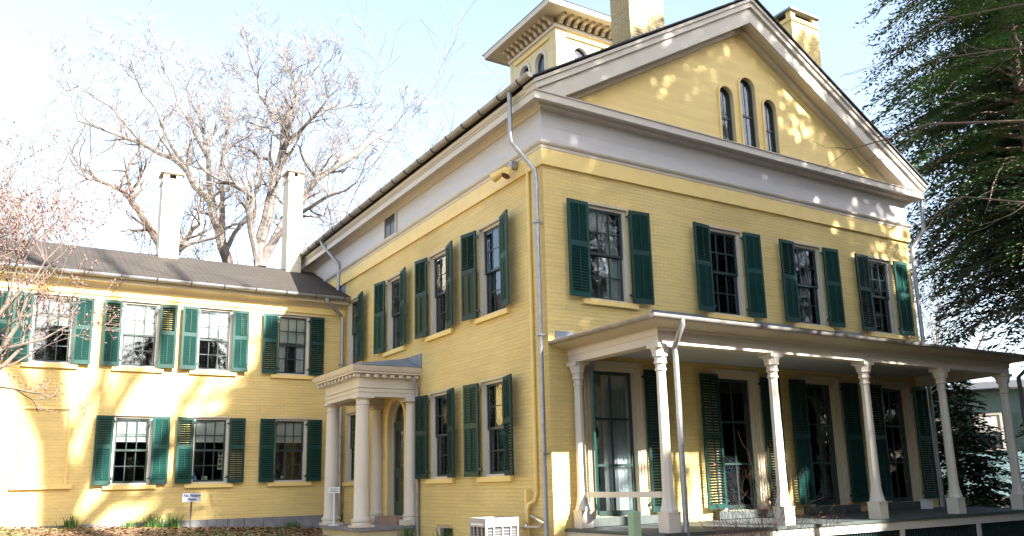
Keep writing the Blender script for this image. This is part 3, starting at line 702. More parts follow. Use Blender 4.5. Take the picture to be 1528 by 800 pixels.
for fc in 'flrb':
    F_ = Pc(fc)
    for i in range(10):
        u = -cw + 0.13 + i * (2 * cw - 0.26) / 9
        prof = [(0.0, 14.41), (0.08, 14.41), (0.13, 14.45), (0.16, 14.51), (0.22, 14.53), (0.30, 14.53), (0.33, 14.56), (0.33, 14.618), (0.0, 14.618)]
        b = MB(); b.prism(prof, lambda a, z, d, u=u, F_=F_: F_(u + d, z, -a), -0.055, 0.055, 'cream_trim'); b.build('bracket', cup)

# ---- wing roof, cornice, gutter
b = MB(); ry, rz = 13.3, 8.42
b.prism([(9.93, 6.93), (ry, rz), (16.9, 6.85), (16.9, 6.79), (ry, rz - 0.07), (9.93, 6.86)], lambda u, z, d: (d, u, z), -16.3, -0.002, 'asphalt_shingle')
b.build('wing_roof', H, label='weathered shingled roof of the rear wing')
b = MB(); b.sweep([(-16.2, WG), (-0.02, WG)], [(0.001, 6.42), (0.03, 6.42), (0.03, 6.60), (0.001, 6.60)], 'yellow_paint'); b.build('wing_frieze', H)
b = MB(); b.sweep([(-16.2, WG), (-0.02, WG)], [(0.001, 6.602), (0.05, 6.602), (0.09, 6.66), (0.16, 6.70), (0.30, 6.71), (0.31, 6.82), (0.34, 6.85), (0.001, 6.85)], 'cream_trim'); b.build('wing_cornice', H)
b = MB(); half_round(b, (-16.2, 9.90, 6.90), (-0.06, 9.90, 6.88), 0.085, 'galvanised', 'strap_dark', 0.82); b.build('gutter', H, smooth=True)
b = MB()
for i in range(8):                                     # stepped flashing where the wing roof meets the wall
    ya = 10.35 + i * 0.3; z = 6.98 + (ya - 9.93) * 0.442; b.box(-0.012, -0.001, ya, ya + 0.29, z - 0.05, z + 0.30, 'lead_flashing')
b.build('roof_flashing', H)

# ---- portico
yc = 6.62; PX = -1.27
b = MB(); b.box(-1.47, -0.002, yc - 1.18, yc + 1.18, 0.67, 0.745, 'stone_grey'); b.build('stoop_slab', H)
b = MB(); b.box(-1.42, -0.002, yc - 1.14, yc + 1.14, 0.2, 0.668, 'foundation_cream'); b.build('stoop', H)
b = MB(); b.box(-0.30, -0.002, yc - 0.62, yc + 0.62, 0.747, 0.915, 'sandstone'); b.build('doorstep', H)
dor = [(0.215, 0.0), (0.215, 0.05), (0.20, 0.06), (0.225, 0.075), (0.225, 0.12), (0.19, 0.135), (0.178, 0.17), (0.172, 0.9), (0.165, 1.7), (0.148, 2.60), (0.150, 2.62), (0.165, 2.635), (0.150, 2.65), (0.150, 2.72), (0.19, 2.77)]
for (x, y) in ((PX, yc - 0.98), (PX, yc + 0.98)):
    b = MB(); b.box(-0.22, 0.22, -0.22, 0.22, 0, 0.05, 'white_trim'); b.lathe([(r, z + 0.05) for r, z in dor], (0, 0, 0), 'white_trim', 28); b.box(-0.2, 0.2, -0.2, 0.2, 2.822, 2.86, 'white_trim')
    b.build('portico_column', H, smooth=True, loc=(x, y, 0.747))
for y in (yc - 1.0, yc + 1.0):
    b = MB(); b.box(-0.20, 0.10, -0.20, 0.20, 0, 0.12, 'white_trim'); b.lathe([(r * 0.85, z + 0.12) for r, z in dor if z < 2.7], (0.0, 0, 0), 'white_trim', 24); b.box(-0.19, 0.10, -0.19, 0.19, 2.77, 2.86, 'white_trim')
    b.build('portico_pilaster', H, smooth=True, loc=(-0.09, y, 0.747))
e0, e1 = yc - 1.13, yc + 1.13
pth = [(-0.002, e1), (-1.42, e1), (-1.42, e0), (-0.002, e0)]
b = MB(); b.sweep(pth, [(-0.28, 3.607), (0.0, 3.607), (0.0, 3.70), (0.018, 3.705), (0.018, 3.79), (0.045, 3.80), (0.045, 3.83), (0.0, 3.84), (0.0, 4.02), (-0.28, 4.02)], 'white_trim'); b.build('portico_entablature', H)
b = MB(); b.box(-1.16, -0.002, e0 + 0.27, e1 - 0.27, 3.80, 3.83, 'porch_ceiling'); b.build('portico_ceiling', H)
b = MB(); b.sweep(pth, [(-0.28, 4.022), (0.03, 4.022), (0.05, 4.10), (0.19, 4.11), (0.19, 4.15), (0.22, 4.16), (0.25, 4.22), (0.27, 4.28), (-0.28, 4.28)], 'white_trim'); b.build('portico_cornice', H)
b = MB()
for i in range(11):
    y = e0 - 0.08 + i * (e1 - e0 + 0.16) / 10; b = MB(); b.box(-1.58, -1.45, y - 0.045, y + 0.045, 4.028, 4.095, 'white_trim'); b.build('dentil', H)
for i in range(7):
    x = -1.28 + i * 0.2; b = MB(); b.box(x - 0.045, x + 0.045, e0 - 0.16, e0 - 0.03, 4.028, 4.095, 'white_trim'); b.build('dentil', H); b = MB(); b.box(x - 0.045, x + 0.045, e1 + 0.03, e1 + 0.16, 4.028, 4.095, 'white_trim'); b.build('dentil', H)
b = MB(); A = (-1.71, e0 - 0.29, 4.282); B_ = (-1.71, e1 + 0.29, 4.282); C_ = (-0.003, e1 + 0.29, 4.282); D_ = (-0.003, e0 - 0.29, 4.282); E_ = (-0.003, yc - 0.5, 4.62); G_ = (-0.003, yc + 0.5, 4.62)
for f in ([A, B_, G_, E_], [A, E_, D_], [B_, C_, G_], [D_, C_, B_, A]): b.face(f, 'lead_flashing')
b.face([D_, E_, G_, C_], 'lead_flashing'); b.box(-0.02, -0.0045, e0 - 0.27, yc - 0.3, 4.29, 4.62, 'lead_flashing'); b.build('portico_roof', H)
# door
b = MB(); n = 16; rO, rI, zsp = 0.62, 0.50, 3.17
o = [(-DOORY - rO, 0.92)] + [(-DOORY + rO * math.cos(math.pi - math.pi * i / n), zsp + rO * math.sin(math.pi - math.pi * i / n)) for i in range(n + 1)] + [(-DOORY + rO, 0.92)]
q = [(-DOORY + rI, 0.92)] + [(-DOORY + rI * math.cos(math.pi * i / n), zsp + rI * math.sin(math.pi * i / n)) for i in range(n + 1)] + [(-DOORY - rI, 0.92)]
b.prism(o + q, P_side, -0.03, -0.002, 'yellow_paint')
rO, rI = 0.498, 0.44
o = [(-DOORY - rO, 0.92)] + [(-DOORY + rO * math.cos(math.pi - math.pi * i / n), zsp + rO * math.sin(math.pi - math.pi * i / n)) for i in range(n + 1)] + [(-DOORY + rO, 0.92)]
q = [(-DOORY + rI, 0.92)] + [(-DOORY + rI * math.cos(math.pi * i / n), zsp + rI * math.sin(math.pi * i / n)) for i in range(n + 1)] + [(-DOORY - rI, 0.92)]
b.prism(o + q, P_side, 0.10, 0.17, 'cream_trim')
b.build('door_surround', H)
b = MB(); dw = 0.44
b.prism(rect(-DOORY - dw, -DOORY + dw, 3.02, 3.16), P_side, 0.13, 0.19, 'door_green')
for a in (rect(-DOORY - dw, -DOORY - dw + 0.11, 0.93, 3.02), rect(-DOORY + dw - 0.11, -DOORY + dw, 0.93, 3.02)): b.prism(a, P_side, 0.14, 0.185, 'door_green')
for z0, z1 in ((0.93, 1.25), (1.82, 2.04), (2.94, 3.02)): b.prism(rect(-DOORY - dw + 0.11, -DOORY + dw - 0.11, z0, z1), P_side, 0.14, 0.185, 'door_green')
door = b.build('door', H)
b = MB(); b.prism(rect(-DOORY - dw + 0.1, -DOORY + dw - 0.1, 1.2, 2.96), P_side, 0.158, 0.164, 'glass'); b.prism(arch(-DOORY, 0.87, 3.16, 3.17), P_side, 0.158, 0.164, 'glass'); b.build('pane', door)
b = MB(); b.prism(arch(-DOORY, 0.9, 0.93, 3.17), P_side, 0.24, 0.25, 'dark_screen'); b.build('inner_door', door)
b = MB(); b.tube([P_side(-DOORY - 0.37, 1.98, 0.12), P_side(-DOORY - 0.37, 1.98, 0.06), P_side(-DOORY - 0.30, 1.98, 0.06)], 0.012, 'galvanised', 6); b.build('handle', door)
pipe([(-0.18, e0 - 0.24, 4.05), (-0.17, e0 - 0.24, 3.98), (-0.07, e0 - 0.16, 3.80), (-0.06, e0 - 0.15, 3.7), (-0.06, e0 - 0.15, 0.35)], 0.045, 'gutter_metal')

# ---- porch
PY, PX0, PX1, DZ = -2.32, 0.52, 10.40, 0.83
CX = [0.53, 3.05, 5.54, 7.99, 10.31]
b = MB(); dx0, dx1, dy = 0.22, 11.12, -2.55
nb_ = 0; x = dx0
while x < dx1 - 0.01:
    x2 = min(x + 0.102, dx1); b.box(x, x2 - 0.004, dy, -0.003, DZ - 0.05, DZ, 'deck_grey_green'); x = x2
b.build('porch_deck', H, label='dark grey green board floor of the porch')
b = MB(); b.box(dx0 + 0.04, dx1 - 0.04, dy + 0.03, dy + 0.06, DZ - 0.20, DZ - 0.052, 'white_trim'); b.box(dx0 + 0.04, dx0 + 0.07, dy + 0.06, -0.003, DZ - 0.20, DZ - 0.052, 'white_trim'); b.box(dx1 - 0.07, dx1 - 0.04, dy + 0.06, -0.003, DZ - 0.20, DZ - 0.052, 'white_trim')
sx = [dx0 + 0.04] + [c + 0.3 for c in CX[1:4]] + [dx1 - 0.16]
for c in sx: b.box(c, c + 0.12, dy + 0.03, dy + 0.06, 0.0, DZ - 0.202, 'white_trim')
b.build('skirt_board', H)
b = MB(); x = dx0 + 0.1
while x < dx1 - 0.1: b.box(x, x + 0.028, dy + 0.08, dy + 0.10, 0.0, DZ - 0.21, 'sash_dark'); x += 0.075
b.build('skirt_slats', H)
b = MB(); b.box(dx0 + 0.1, dx1 - 0.1, dy + 0.35, dy + 0.37, 0.0, DZ - 0.06, 'dark_void'); b.build('crawlspace', H)  # near-black sheet that paints the shade below the deck
oc = [(0.140, 0.30), (0.140, 0.33), (0.126, 0.36), (0.108, 0.44), (0.094, 0.55), (0.088, 0.9), (0.083, 1.8), (0.077, 2.42), (0.080, 2.44), (0.098, 2.45), (0.098, 2.475), (0.083, 2.49), (0.085, 2.55), (0.110, 2.56), (0.110, 2.585), (0.097, 2.60), (0.102, 2.66), (0.128, 2.67), (0.128, 2.70), (0.142, 2.76), (0.16, 2.80)]
def porch_column(x, y):
    b = MB(); b.lathe(oc, (0, 0, 0), 'white_trim', 8, rot=R(22.5)); o = b.build('porch_column', H, loc=(x, y, DZ + 0.002))
    q = MB(); q.box(-0.12, 0.12, -0.12, 0.12, 0, 0.285, 'white_trim'); q.box(-0.13, 0.13, -0.13, 0.13, 0.285, 0.30, 'white_trim'); q.build('pedestal', o)
    q = MB(); q.box(-0.148, 0.148, -0.14, 0.14, 2.80, 2.862, 'white_trim'); q.build('capital', o)
    return o
for c in CX: porch_column(c, PY)
porch_column(0.50, -0.17)
b = MB(); pp = [(0.42, -0.003), (0.42, PY - 0.10), (10.43, PY - 0.10), (11.02, -0.003)]
b.sweep(pp, [(-0.22, 3.695), (0.0, 3.695), (0.0, 3.82), (0.015, 3.825), (0.015, 3.90), (0.05, 3.93), (-0.22, 3.93)], 'white_trim'); b.build('porch_beam', H)
b = MB(); b.box(0.64, 10.2, PY + 0.12, -0.003, 3.88, 3.90, 'porch_ceiling'); b.build('porch_ceiling', H)
b = MB(); b.sweep(pp, [(-0.2, 3.935), (0.06, 3.935), (0.30, 3.985), (0.345, 4.00), (0.345, 4.06), (0.30, 4.07), (-0.2, 4.07)], 'cream_trim'); b.build('porch_soffit', H)
b = MB(); g0, g1, gy = 0.06, 10.79, PY - 0.46; zr0, zr1 = 4.075, 4.74
a1, a2, a3, a4 = (g0, -0.003, zr0), (g0, gy, zr0), (g1, gy, zr0), (g1 + 0.66, -0.003, zr0); r1, r2 = (g0 + 2.3, -0.003, zr1), (g1 - 2.3, -0.003, zr1)
for f in ([a2, a3, r2, r1], [a1, a2, r1], [a3, a4, r2], [a1, r1, r2, a4], [a4, a3, a2, a1]): b.face(f, 'lead_flashing')
b.build('porch_roof', H, label='low metal porch roof')
b = MB(); b.box(g0 + 2.4, g1 - 1.9, -0.035, -0.004, zr1 - 0.05, zr1 + 0.13, 'lead_flashing'); b.box(g0 + 0.1, g0 + 0.5, -0.03, -0.004, zr0 + 0.02, zr0 + 0.2, 'lead_flashing'); b.build('roof_flashing', H)
b = MB()
half_round(b, (g0 - 0.02, -0.02, 4.07), (g0 - 0.02, gy - 0.02, 4.06), 0.065, 'gutter_metal'); half_round(b, (g0 - 0.085, gy - 0.02, 4.06), (g1 + 0.08, gy - 0.02, 4.05), 0.065, 'gutter_metal'); half_round(b, (g1 + 0.02, gy - 0.02, 4.05), (g1 + 0.68, -0.02, 4.05), 0.065, 'gutter_metal')
b.build('gutter', H, smooth=True)
pipe([(0.58, gy - 0.03, 4.03), (0.58, gy - 0.03, 3.93), (0.60, gy + 0.12, 3.74), (0.66, PY - 0.19, 3.62), (0.68, PY - 0.19, 3.5), (0.68, PY - 0.19, 0.15)], 0.045, 'galvanised')
pipe([(10.72, gy - 0.02, 4.0), (10.72, gy, 3.9), (10.58, PY - 0.2, 3.62), (10.58, PY - 0.2, 0.15)], 0.045, 'strap_dark')
pipe([(W + 0.45, -0.25, 8.8), (W + 0.45, -0.2, 7.75), (W + 0.36, -0.15, 7.6), (W + 0.08, -0.05, 7.25), (W + 0.08, -0.05, 0.1)], 0.05, 'galvanised')
b = MB(); b.box(0.49, 0.55, PY + 0.1, -0.26, 1.345, 1.435, 'white_trim'); b.build('porch_rail', H)

# ---------------------------------------------------------------- small things round the house
# air conditioner
ac = empty('air_conditioner', (-0.73, 0.78, 0.12), 'beige box-shaped air conditioning unit beside the brick side wall', 'air conditioner')
b = MB(); hx, hy, hh = 0.33, 0.29, 0.92
b.box(-hx + 0.03, hx - 0.03, -hy + 0.03, hy - 0.03, 0.06, hh - 0.16, 'ac_dark'); b.build('coil', ac)
b = MB(); b.box(-hx, hx, -hy, hy, 0, 0.06, 'ac_beige')
for x in (-hx, hx - 0.035):
    for y in (-hy, hy - 0.035): b.box(x, x + 0.035, y, y + 0.035, 0.06, hh - 0.15, 'ac_beige')
b.build('base_frame', ac)
b = MB()
for i in range(1, 4): b.box(-hx + i * 2 * hx / 4 - 0.012, -hx + i * 2 * hx / 4 + 0.012, -hy, -hy + 0.02, 0.06, hh - 0.15, 'ac_beige')
for i in range(1, 4): b.box(-hx, -hx + 0.02, -hy + i * 2 * hy / 4 - 0.01, -hy + i * 2 * hy / 4 + 0.01, 0.06, hh - 0.15, 'ac_beige')
for i in range(14): z = 0.10 + i * 0.047; b.box(-hx + 0.02, hx - 0.02, -hy + 0.018, -hy + 0.024, z, z + 0.006, 'ac_beige'); b.box(-hx + 0.018, -hx + 0.024, -hy + 0.02, hy - 0.02, z, z + 0.006, 'ac_beige')
b.build('guard', ac)
b = MB(); z0, z1 = hh - 0.149, hh
b.box(-hx - 0.005, hx + 0.005, -hy - 0.005, -hy + 0.03, z0, z1, 'ac_beige'); b.box(-hx - 0.005, hx + 0.005, hy - 0.03, hy + 0.005, z0, z1, 'ac_beige'); b.box(-hx - 0.005, -hx + 0.03, -hy + 0.03, hy - 0.03, z0, z1, 'ac_beige'); b.box(hx - 0.03, hx + 0.005, -hy + 0.03, hy - 0.03, z0, z1, 'ac_beige')
b.build('top_rim', ac)
b = MB(); b.box(-hx + 0.03, hx - 0.03, -hy + 0.03, hy - 0.03, hh - 0.10, hh - 0.06, 'rust_brown'); b.tube([(0.2 * math.cos(a / 20 * 2 * math.pi), 0.2 * math.sin(a / 20 * 2 * math.pi), hh - 0.05) for a in range(21)], 0.006, 'ac_dark', 4); b.build('fan_grille', ac)
b = MB(); b.box(-hx - 0.009, -hx - 0.0055, -0.2, 0.22, z0 + 0.03, z0 + 0.06, 'plain_white'); b.build('badge', ac)
# flood light
fl = empty('floodlight', (-0.10, 0.82, 7.60), 'pair of yellow painted floodlights on a grey bracket below the frieze', 'floodlight')
b = MB(); b.box(-0.10, 0.03, -0.06, 0.06, -0.02, 0.12, 'galvanised'); b.tube([(-0.08, 0, 0.05), (-0.12, 0.04, -0.02)], 0.025, 'galvanised', 8); b.build('bracket', fl, smooth=False)
for (p, q) in (((-0.12, 0.06, 0.0), (-0.26, 0.38, -0.12)), ((-0.12, -0.02, -0.02), (-0.22, -0.02, -0.20))):
    p, q = Vector(p), Vector(q); b = MB(); b.tube([p, p.lerp(q, 0.35), p.lerp(q, 0.7), q], [0.05, 0.065, 0.085, 0.10], 'yellow_paint', 14); o = b.build('lamp_head', fl, smooth=True)
    d = (q - p).normalized(); b = MB(); b.tube([q, q + d * 0.012], [0.085, 0.08], 'rust_brown', 14); b.build('lens', o)
# signs
def text_obj(txt, size, loc, m, parent, name):
    cu = bpy.data.curves.new(name, 'FONT'); cu.body = txt; cu.size = size; cu.align_x = 'CENTER'; cu.align_y = 'CENTER'; cu.extrude = 0.001; cu.offset = 0.0035; cu.shear = 0.15
    o = bpy.data.objects.new(name, cu); COL.objects.link(o); dg = bpy.context.evaluated_depsgraph_get(); me = bpy.data.meshes.new_from_object(o.evaluated_get(dg)); bpy.data.objects.remove(o)
    me.materials.clear(); me.materials.append(MATS[m]); o = bpy.data.objects.new(name, me); COL.objects.link(o); o.parent = parent; o.location = loc; o.rotation_euler = (R(90), 0, 0); return o
sx_, sy_ = -4.085, 9.62; sg = gz(sx_, sy_)
s = empty('garden_sign', (sx_, sy_, sg), 'small white lettered sign on a thin dark stake before the wing wall', 'sign')
b = MB(); b.box(-0.018, 0.018, -0.012, 0.012, -0.1, 1.46 - sg, 'sign_post_dark'); b.build('stake', s)
b = MB(); b.box(-0.21, 0.21, -0.022, -0.013, 1.36 - sg, 1.56 - sg, 'sign_white'); pl = b.build('sign_board', s)
text_obj('No Picking', 0.088, (0, -0.0235, 1.50 - sg), 'sign_ink', pl, 'lettering'); text_obj('Please', 0.080, (0, -0.0235, 1.415 - sg), 'sign_ink', pl, 'lettering')
s = empty('entrance_sign', (-1.36, yc + 0.55, 0.746), 'small white notice on a white post standing at the columned entrance', 'sign')
b = MB(); b.box(-0.02, 0.02, -0.02, 0.02, 0.02, 0.75, 'plain_white'); b.box(-0.12, 0.12, -0.12, 0.12, 0, 0.02, 'plain_white'); b.build('post', s)
b = MB(); b.box(-0.13, 0.13, -0.035, -0.021, 0.74, 0.88, 'plain_white'); b.build('sign_board', s)
b = MB()
for k in range(3): b.box(-0.095, 0.095, -0.0375, -0.0355, 0.775 + k * 0.03, 0.785 + k * 0.03, 'sign_ink')
b.build('lettering', s); s.rotation_euler = (0, 0, R(-20))
# items on the ledge of a wing window
def on_sill(x, z=WL0 + 0.06, y=WG + 0.20): return (x, y, z)
b = MB(); b.lathe([(0.05, 0), (0.07, 0.04), (0.06, 0.12), (0.02, 0.19), (0.026, 0.22)], (0, 0, 0), 'ornament_blue', 14); o = b.build('vase', None, smooth=True, loc=on_sill(-3.88)); tag(o, 'light blue vase on the ledge inside a lower wing window', 'vase')
b = MB(); b.box(-0.07, 0.07, 0, 0.012, 0, 0.13, 'plain_white'); b.box(-0.04, 0.04, -0.003, -0.001, 0.03, 0.10, 'paper_tan'); o = b.build('picture_card', None, loc=on_sill(-3.63)); tag(o, 'white picture card propped beside the blue vase', 'card')
b = MB(); b.box(-0.05, 0.05, 0, 0.012, 0, 0.11, 'plain_white'); o = b.build('picture_card', None, loc=on_sill(-1.62)); tag(o, 'white card in the lower wing window nearest the entrance portico', 'card')
b = MB()
b.box(-0.055, 0.055, 0, 0.004, 0, 0.30, 'paper_tan'); b.box(-0.035, 0.035, -0.003, -0.001, 0.04, 0.12, 'paper_dark'); b.box(-0.035, 0.035, -0.003, -0.001, 0.17, 0.26, 'paper_dark'); o = b.build('paper_notice', None, loc=(-3.27, WG + 0.155, WL0 + 0.35)); tag(o, 'tan paper strip with dark pictures stuck low in the wing window', 'notice')
b = MB(); b.box(-0.055, 0.055, 0, 0.004, 0, 0.17, 'paper_tan'); b.box(-0.035, 0.035, -0.003, -0.001, 0.04, 0.12, 'paper_dark'); o = b.build('paper_notice', None, loc=(-3.27, WG + 0.155, WL0 + 0.68)); tag(o, 'short tan paper notice above the long picture strip', 'notice')
# items on or before the porch
b = MB(); b.box(-0.11, 0.11, -0.08, 0.08, 0, 0.19, 'plain_white'); b.box(-0.12, 0.12, -0.09, 0.09, 0.19, 0.21, 'plain_white'); o = b.build('white_box', None, loc=(9.95, -0.45, DZ + 0.002)); tag(o, 'small white box on the porch floor near the far shutters', 'box')
g = gz(-1.95, -4.5); b = MB(); b.box(-0.052, 0.052, -0.052, 0.052, -0.1, 1.25 - g, 'post_green'); b.box(-0.045, 0.045, -0.045, 0.045, 1.25 - g, 1.262 - g, 'post_green'); o = b.build('wooden_post', None, loc=(-1.95, -4.5, g)); tag(o, 'pale green square wooden post in front of the porch corner', 'post')

# ---------------------------------------------------------------- vegetation
def rvec(r): 
    while True:
        v = Vector((r.uniform(-1, 1), r.uniform(-1, 1), r.uniform(-1, 1)))
        if 0.05 < v.length < 1: return v.normalized()
def grow(b, r, p, d, L, rad, lev, maxlev, m, up=0.12, wob=0.27, nseg=5, kids=(3, 5), ang=(28, 58), shrink=(0.52, 0.76), tips=None, minr=0.008):
    pts = [p.copy()]; rads = [rad]; dirs = [d.copy()]
    for i in range(nseg):
        d = (d + rvec(r) * wob + Vector((0, 0, up))).normalized(); p = p + d * (L / nseg); pts.append(p.copy()); rads.append(max(minr, rad * (1 - 0.62 * (i + 1) / nseg))); dirs.append(d.copy())
    b.tube(pts, rads, m, 7 if lev == 0 else (5 if lev == 1 else (4 if lev == 2 else 3)), cap=False)
    if lev >= maxlev:
        if tips is not None: tips.extend([(q, dd) for q, dd in zip(pts[1:], dirs[1:])])
        return
    k = r.randint(*kids)
    for i in range(k):
        f = r.uniform(0.3, 1.0) if i < k - 1 else 1.0; j = min(nseg, max(1, int(round(f * nseg)))); dd = dirs[j]
        ax = dd.cross(rvec(r)); 
        if ax.length < 1e-3: ax = Vector((1, 0, 0))
        nd = Matrix.Rotation(R(r.uniform(*ang)), 3, ax.normalized()) @ dd
        grow(b, r, pts[j], nd, L * r.uniform(*shrink), rads[j] * r.uniform(0.55, 0.8), lev + 1, maxlev, m, up, wob * 1.05, max(3, nseg - 1), kids, ang, shrink, tips, minr)
def bare_tree(name, label, base, h, seed, rad, m='bark_grey', maxlev=5, lean=(0, 0), fork=0.42, nl=4, spread=(18, 48), group=None, kids=(3, 5), minr=0.013, cat='tree'):
    r = random.Random(seed); t = empty(name, base, label, cat, group)
    b = MB(); c = MB(); p = Vector((0, 0, -0.2)); d = Vector((lean[0], lean[1], 1)).normalized(); pts = [p.copy()]; rads = [rad * 1.25]
    n = 6
    for i in range(n):
        d = (d + rvec(r) * 0.06).normalized(); p = p + d * (h * fork / n); pts.append(p.copy()); rads.append(rad * (1 - 0.35 * (i + 1) / n))
    b.tube(pts, rads, m, 10, cap=False); b.build('trunk', t, smooth=True)
    for i in range(nl):
        az = 2 * math.pi * (i + r.random() * 0.6) / nl; a = R(r.uniform(*spread)) if i else R(8)
        dd = Vector((math.sin(a) * math.cos(az), math.sin(a) * math.sin(az), math.cos(a)))
        grow(c, r, pts[-1 - (i % 2)], dd, h * (1 - fork) * r.uniform(0.6, 0.82), rads[-1] * r.uniform(0.6, 0.8), 1, maxlev, m, kids=kids, minr=minr)
    c.build('crown', t, smooth=False); return t

# bare trees behind the wing
bg = 'bare trees behind the house'
def guided_tree(name, label, base, trunk, limbs, seed, m, group, dens=1.0, L0=(0.9, 1.9), maxlev=5):
    """trunk and limbs as measured shapes: (sideways, forward, up) metres from the foot of the tree, with radii"""
    r = random.Random(seed); t = empty(name, base, label, 'tree', group); b = MB(); c = MB()
    LX, LY = Vector((0.8537, -0.5208, 0)), Vector((0.5249, 0.8511, 0))
    P = lambda q: LX * q[0] + LY * q[1] + Vector((0, 0, q[2]))
    tp = [P(q) for q in trunk[0]]; n = len(tp); b.tube(tp, [trunk[1] + (trunk[2] - trunk[1]) * i / (n - 1) for i in range(n)], m, 10, cap=False); b.build('trunk', t, smooth=True)
    for pts, r0, r1 in limbs:
        q = [P(p) for p in pts]; fine = [q[0]]; ft = [0.0]; n = len(q)
        for i in range(1, n):
            for k in (1, 2):
                f = k / 2; p = q[i - 1].lerp(q[i], f) + (rvec(r) * (q[i] - q[i - 1]).length * 0.09 if k == 1 else Vector()); fine.append(p); ft.append((i - 1 + f) / (n - 1))
        c.tube(fine, [0.8 * (r0 + (r1 - r0) * f) for f in ft], m, 7, cap=False)
        for i in range(2, len(fine)):
            d0 = (fine[i] - fine[i - 1]).normalized(); rr = r0 + (r1 - r0) * ft[i]
            for _ in range(1 if r.random() > 0.6 * dens else 2):
                d = (d0 * 0.7 + rvec(r) * 0.85 + Vector((0, 0, 0.15))).normalized(); grow(c, r, fine[i], d, r.uniform(*L0), min(0.09, max(0.03, rr * 0.5)), 2, maxlev, m, wob=0.33, kids=(3, 4), minr=0.010, nseg=5)
    c.build('crown', t); return t
def px2(u0, k, zf):                      # measured picture shape -> metres at the tree's own distance
    return lambda pts, y0, y1: [((u - u0) * k, y0 + (y1 - y0) * i / max(1, len(pts) - 1), zf(v)) for i, (u, v) in enumerate(pts)]
k1 = 0.0327; M1 = px2(392, k1, lambda v: 11.3 + (385 - v) * 0.0333)
guided_tree('bare_tree', 'tall bare tree rising just left of the right wing chimney', (1.3, 24.7, 0.5), ([(0, 0, -0.3), (0.05, 0, 5), (-0.1, 0, 10.9)], 0.50, 0.33), [
    (M1([(389, 395), (394, 330), (405, 255), (413, 215), (414, 180), (428, 140), (420, 95)], 0, 0.6), 0.36, 0.05), (M1([(389, 400), (378, 345), (384, 305), (365, 292), (340, 285), (322, 270)], 0, -2.2), 0.22, 0.05),
    (M1([(402, 270), (388, 228), (352, 205), (320, 190)], 0.3, 2.2), 0.17, 0.04), (M1([(408, 240), (425, 214), (460, 195), (488, 172)], 0.3, -1.5), 0.17, 0.04), (M1([(392, 385), (425, 310), (458, 262), (490, 236), (530, 200), (556, 178)], 0, 1.8), 0.26, 0.05),
    (M1([(394, 372), (440, 330), (490, 308), (532, 296)], 0, -1.8), 0.18, 0.04), (M1([(414, 190), (392, 165), (380, 145), (374, 112)], 0.5, -0.7), 0.11, 0.03), (M1([(427, 142), (440, 118), (446, 88)], 0.5, 1.2), 0.08, 0.03), (M1([(413, 215), (440, 175), (462, 150), (500, 138)], 0.5, 1.6), 0.10, 0.03)], 21, 'bark_grey', bg)
k2 = 0.0361; M2 = px2(345, k2, lambda v: 12.3 + (385 - v) * 0.0366)
guided_tree('bare_tree', 'broad bare tree with a long limb reaching left behind the left wing chimney', (0.75, 28.9, 0.5), ([(0, 0, -0.3), (0.1, 0, 6), (0, 0, 12.0)], 0.48, 0.33), [
    (M2([(345, 392), (332, 345), (322, 308), (290, 265), (255, 245), (215, 228), (152, 205)], 0, -2.0), 0.34, 0.05), (M2([(324, 312), (310, 242), (300, 208), (285, 165), (276, 120)], -0.4, 1.0), 0.20, 0.04), (M2([(308, 238), (284, 188), (262, 140), (250, 118)], 0, -1.0), 0.13, 0.03), (M2([(334, 350), (326, 285), (318, 225), (322, 170), (312, 130)], 0, 2.2), 0.20, 0.04),
    (M2([(318, 225), (345, 190), (362, 160)], 1.0, 2.4), 0.10, 0.03), (M2([(340, 372), (365, 320), (360, 275), (372, 235)], 0, 1.2), 0.16, 0.04), (M2([(290, 265), (262, 215), (235, 165), (228, 140)], -0.8, -2.4), 0.12, 0.03), (M2([(238, 238), (200, 190), (165, 170)], -1.4, -3.0), 0.08, 0.03)], 8, 'bark_grey', bg)
M3 = px2(262, 0.0344, lambda v: 11.7 + (385 - v) * 0.035)
guided_tree('bare_tree', 'dark crooked bare tree low behind the left wing chimney', (-2.35, 27.5, 0.5), ([(0, 0, -0.3), (-0.05, 0, 5), (0, 0, 11.3)], 0.40, 0.28), [
    (M3([(262, 392), (240, 348), (216, 310), (186, 290), (160, 284), (140, 252)], 0, -1.0), 0.24, 0.04), (M3([(216, 310), (205, 282), (198, 250), (206, 222)], -0.5, 0.8), 0.13, 0.03), (M3([(214, 308), (232, 292), (248, 270)], -0.5, -1.6), 0.11, 0.03), (M3([(262, 390), (284, 358), (296, 335), (292, 300)], 0, 1.0), 0.18, 0.04), (M3([(264, 388), (292, 372), (330, 366), (352, 352)], 0, -0.8), 0.13, 0.03), (M3([(160, 284), (150, 262), (160, 236)], -0.9, 0.2), 0.06, 0.02)], 33, 'bark_brown', bg, maxlev=4)
bare_tree('bare_tree', 'low bare tree between the magnolia and the left wing chimney', (-5.6, 29.5, 0.5), 13.0, 33, 0.30, group=bg, nl=5, kids=(3, 5))
bare_tree('bare_tree', 'slim bare tree emerging from the gutter line right of the chimneys', (4.9, 27, 0.5), 16.4, 14, 0.30, group=bg, nl=4, kids=(3, 4), minr=0.009)
bare_tree('bare_tree', 'thin bare tree nearest the cupola above the long gutter', (8.4, 26, 0.5), 17.0, 57, 0.26, group=bg, nl=4, kids=(3, 4), minr=0.009)
bare_tree('bare_tree', 'faint bare tree at the far left behind the magnolia', (-8.9, 30, 0.5), 13.5, 63, 0.28, group=bg, nl=5, kids=(3, 5))
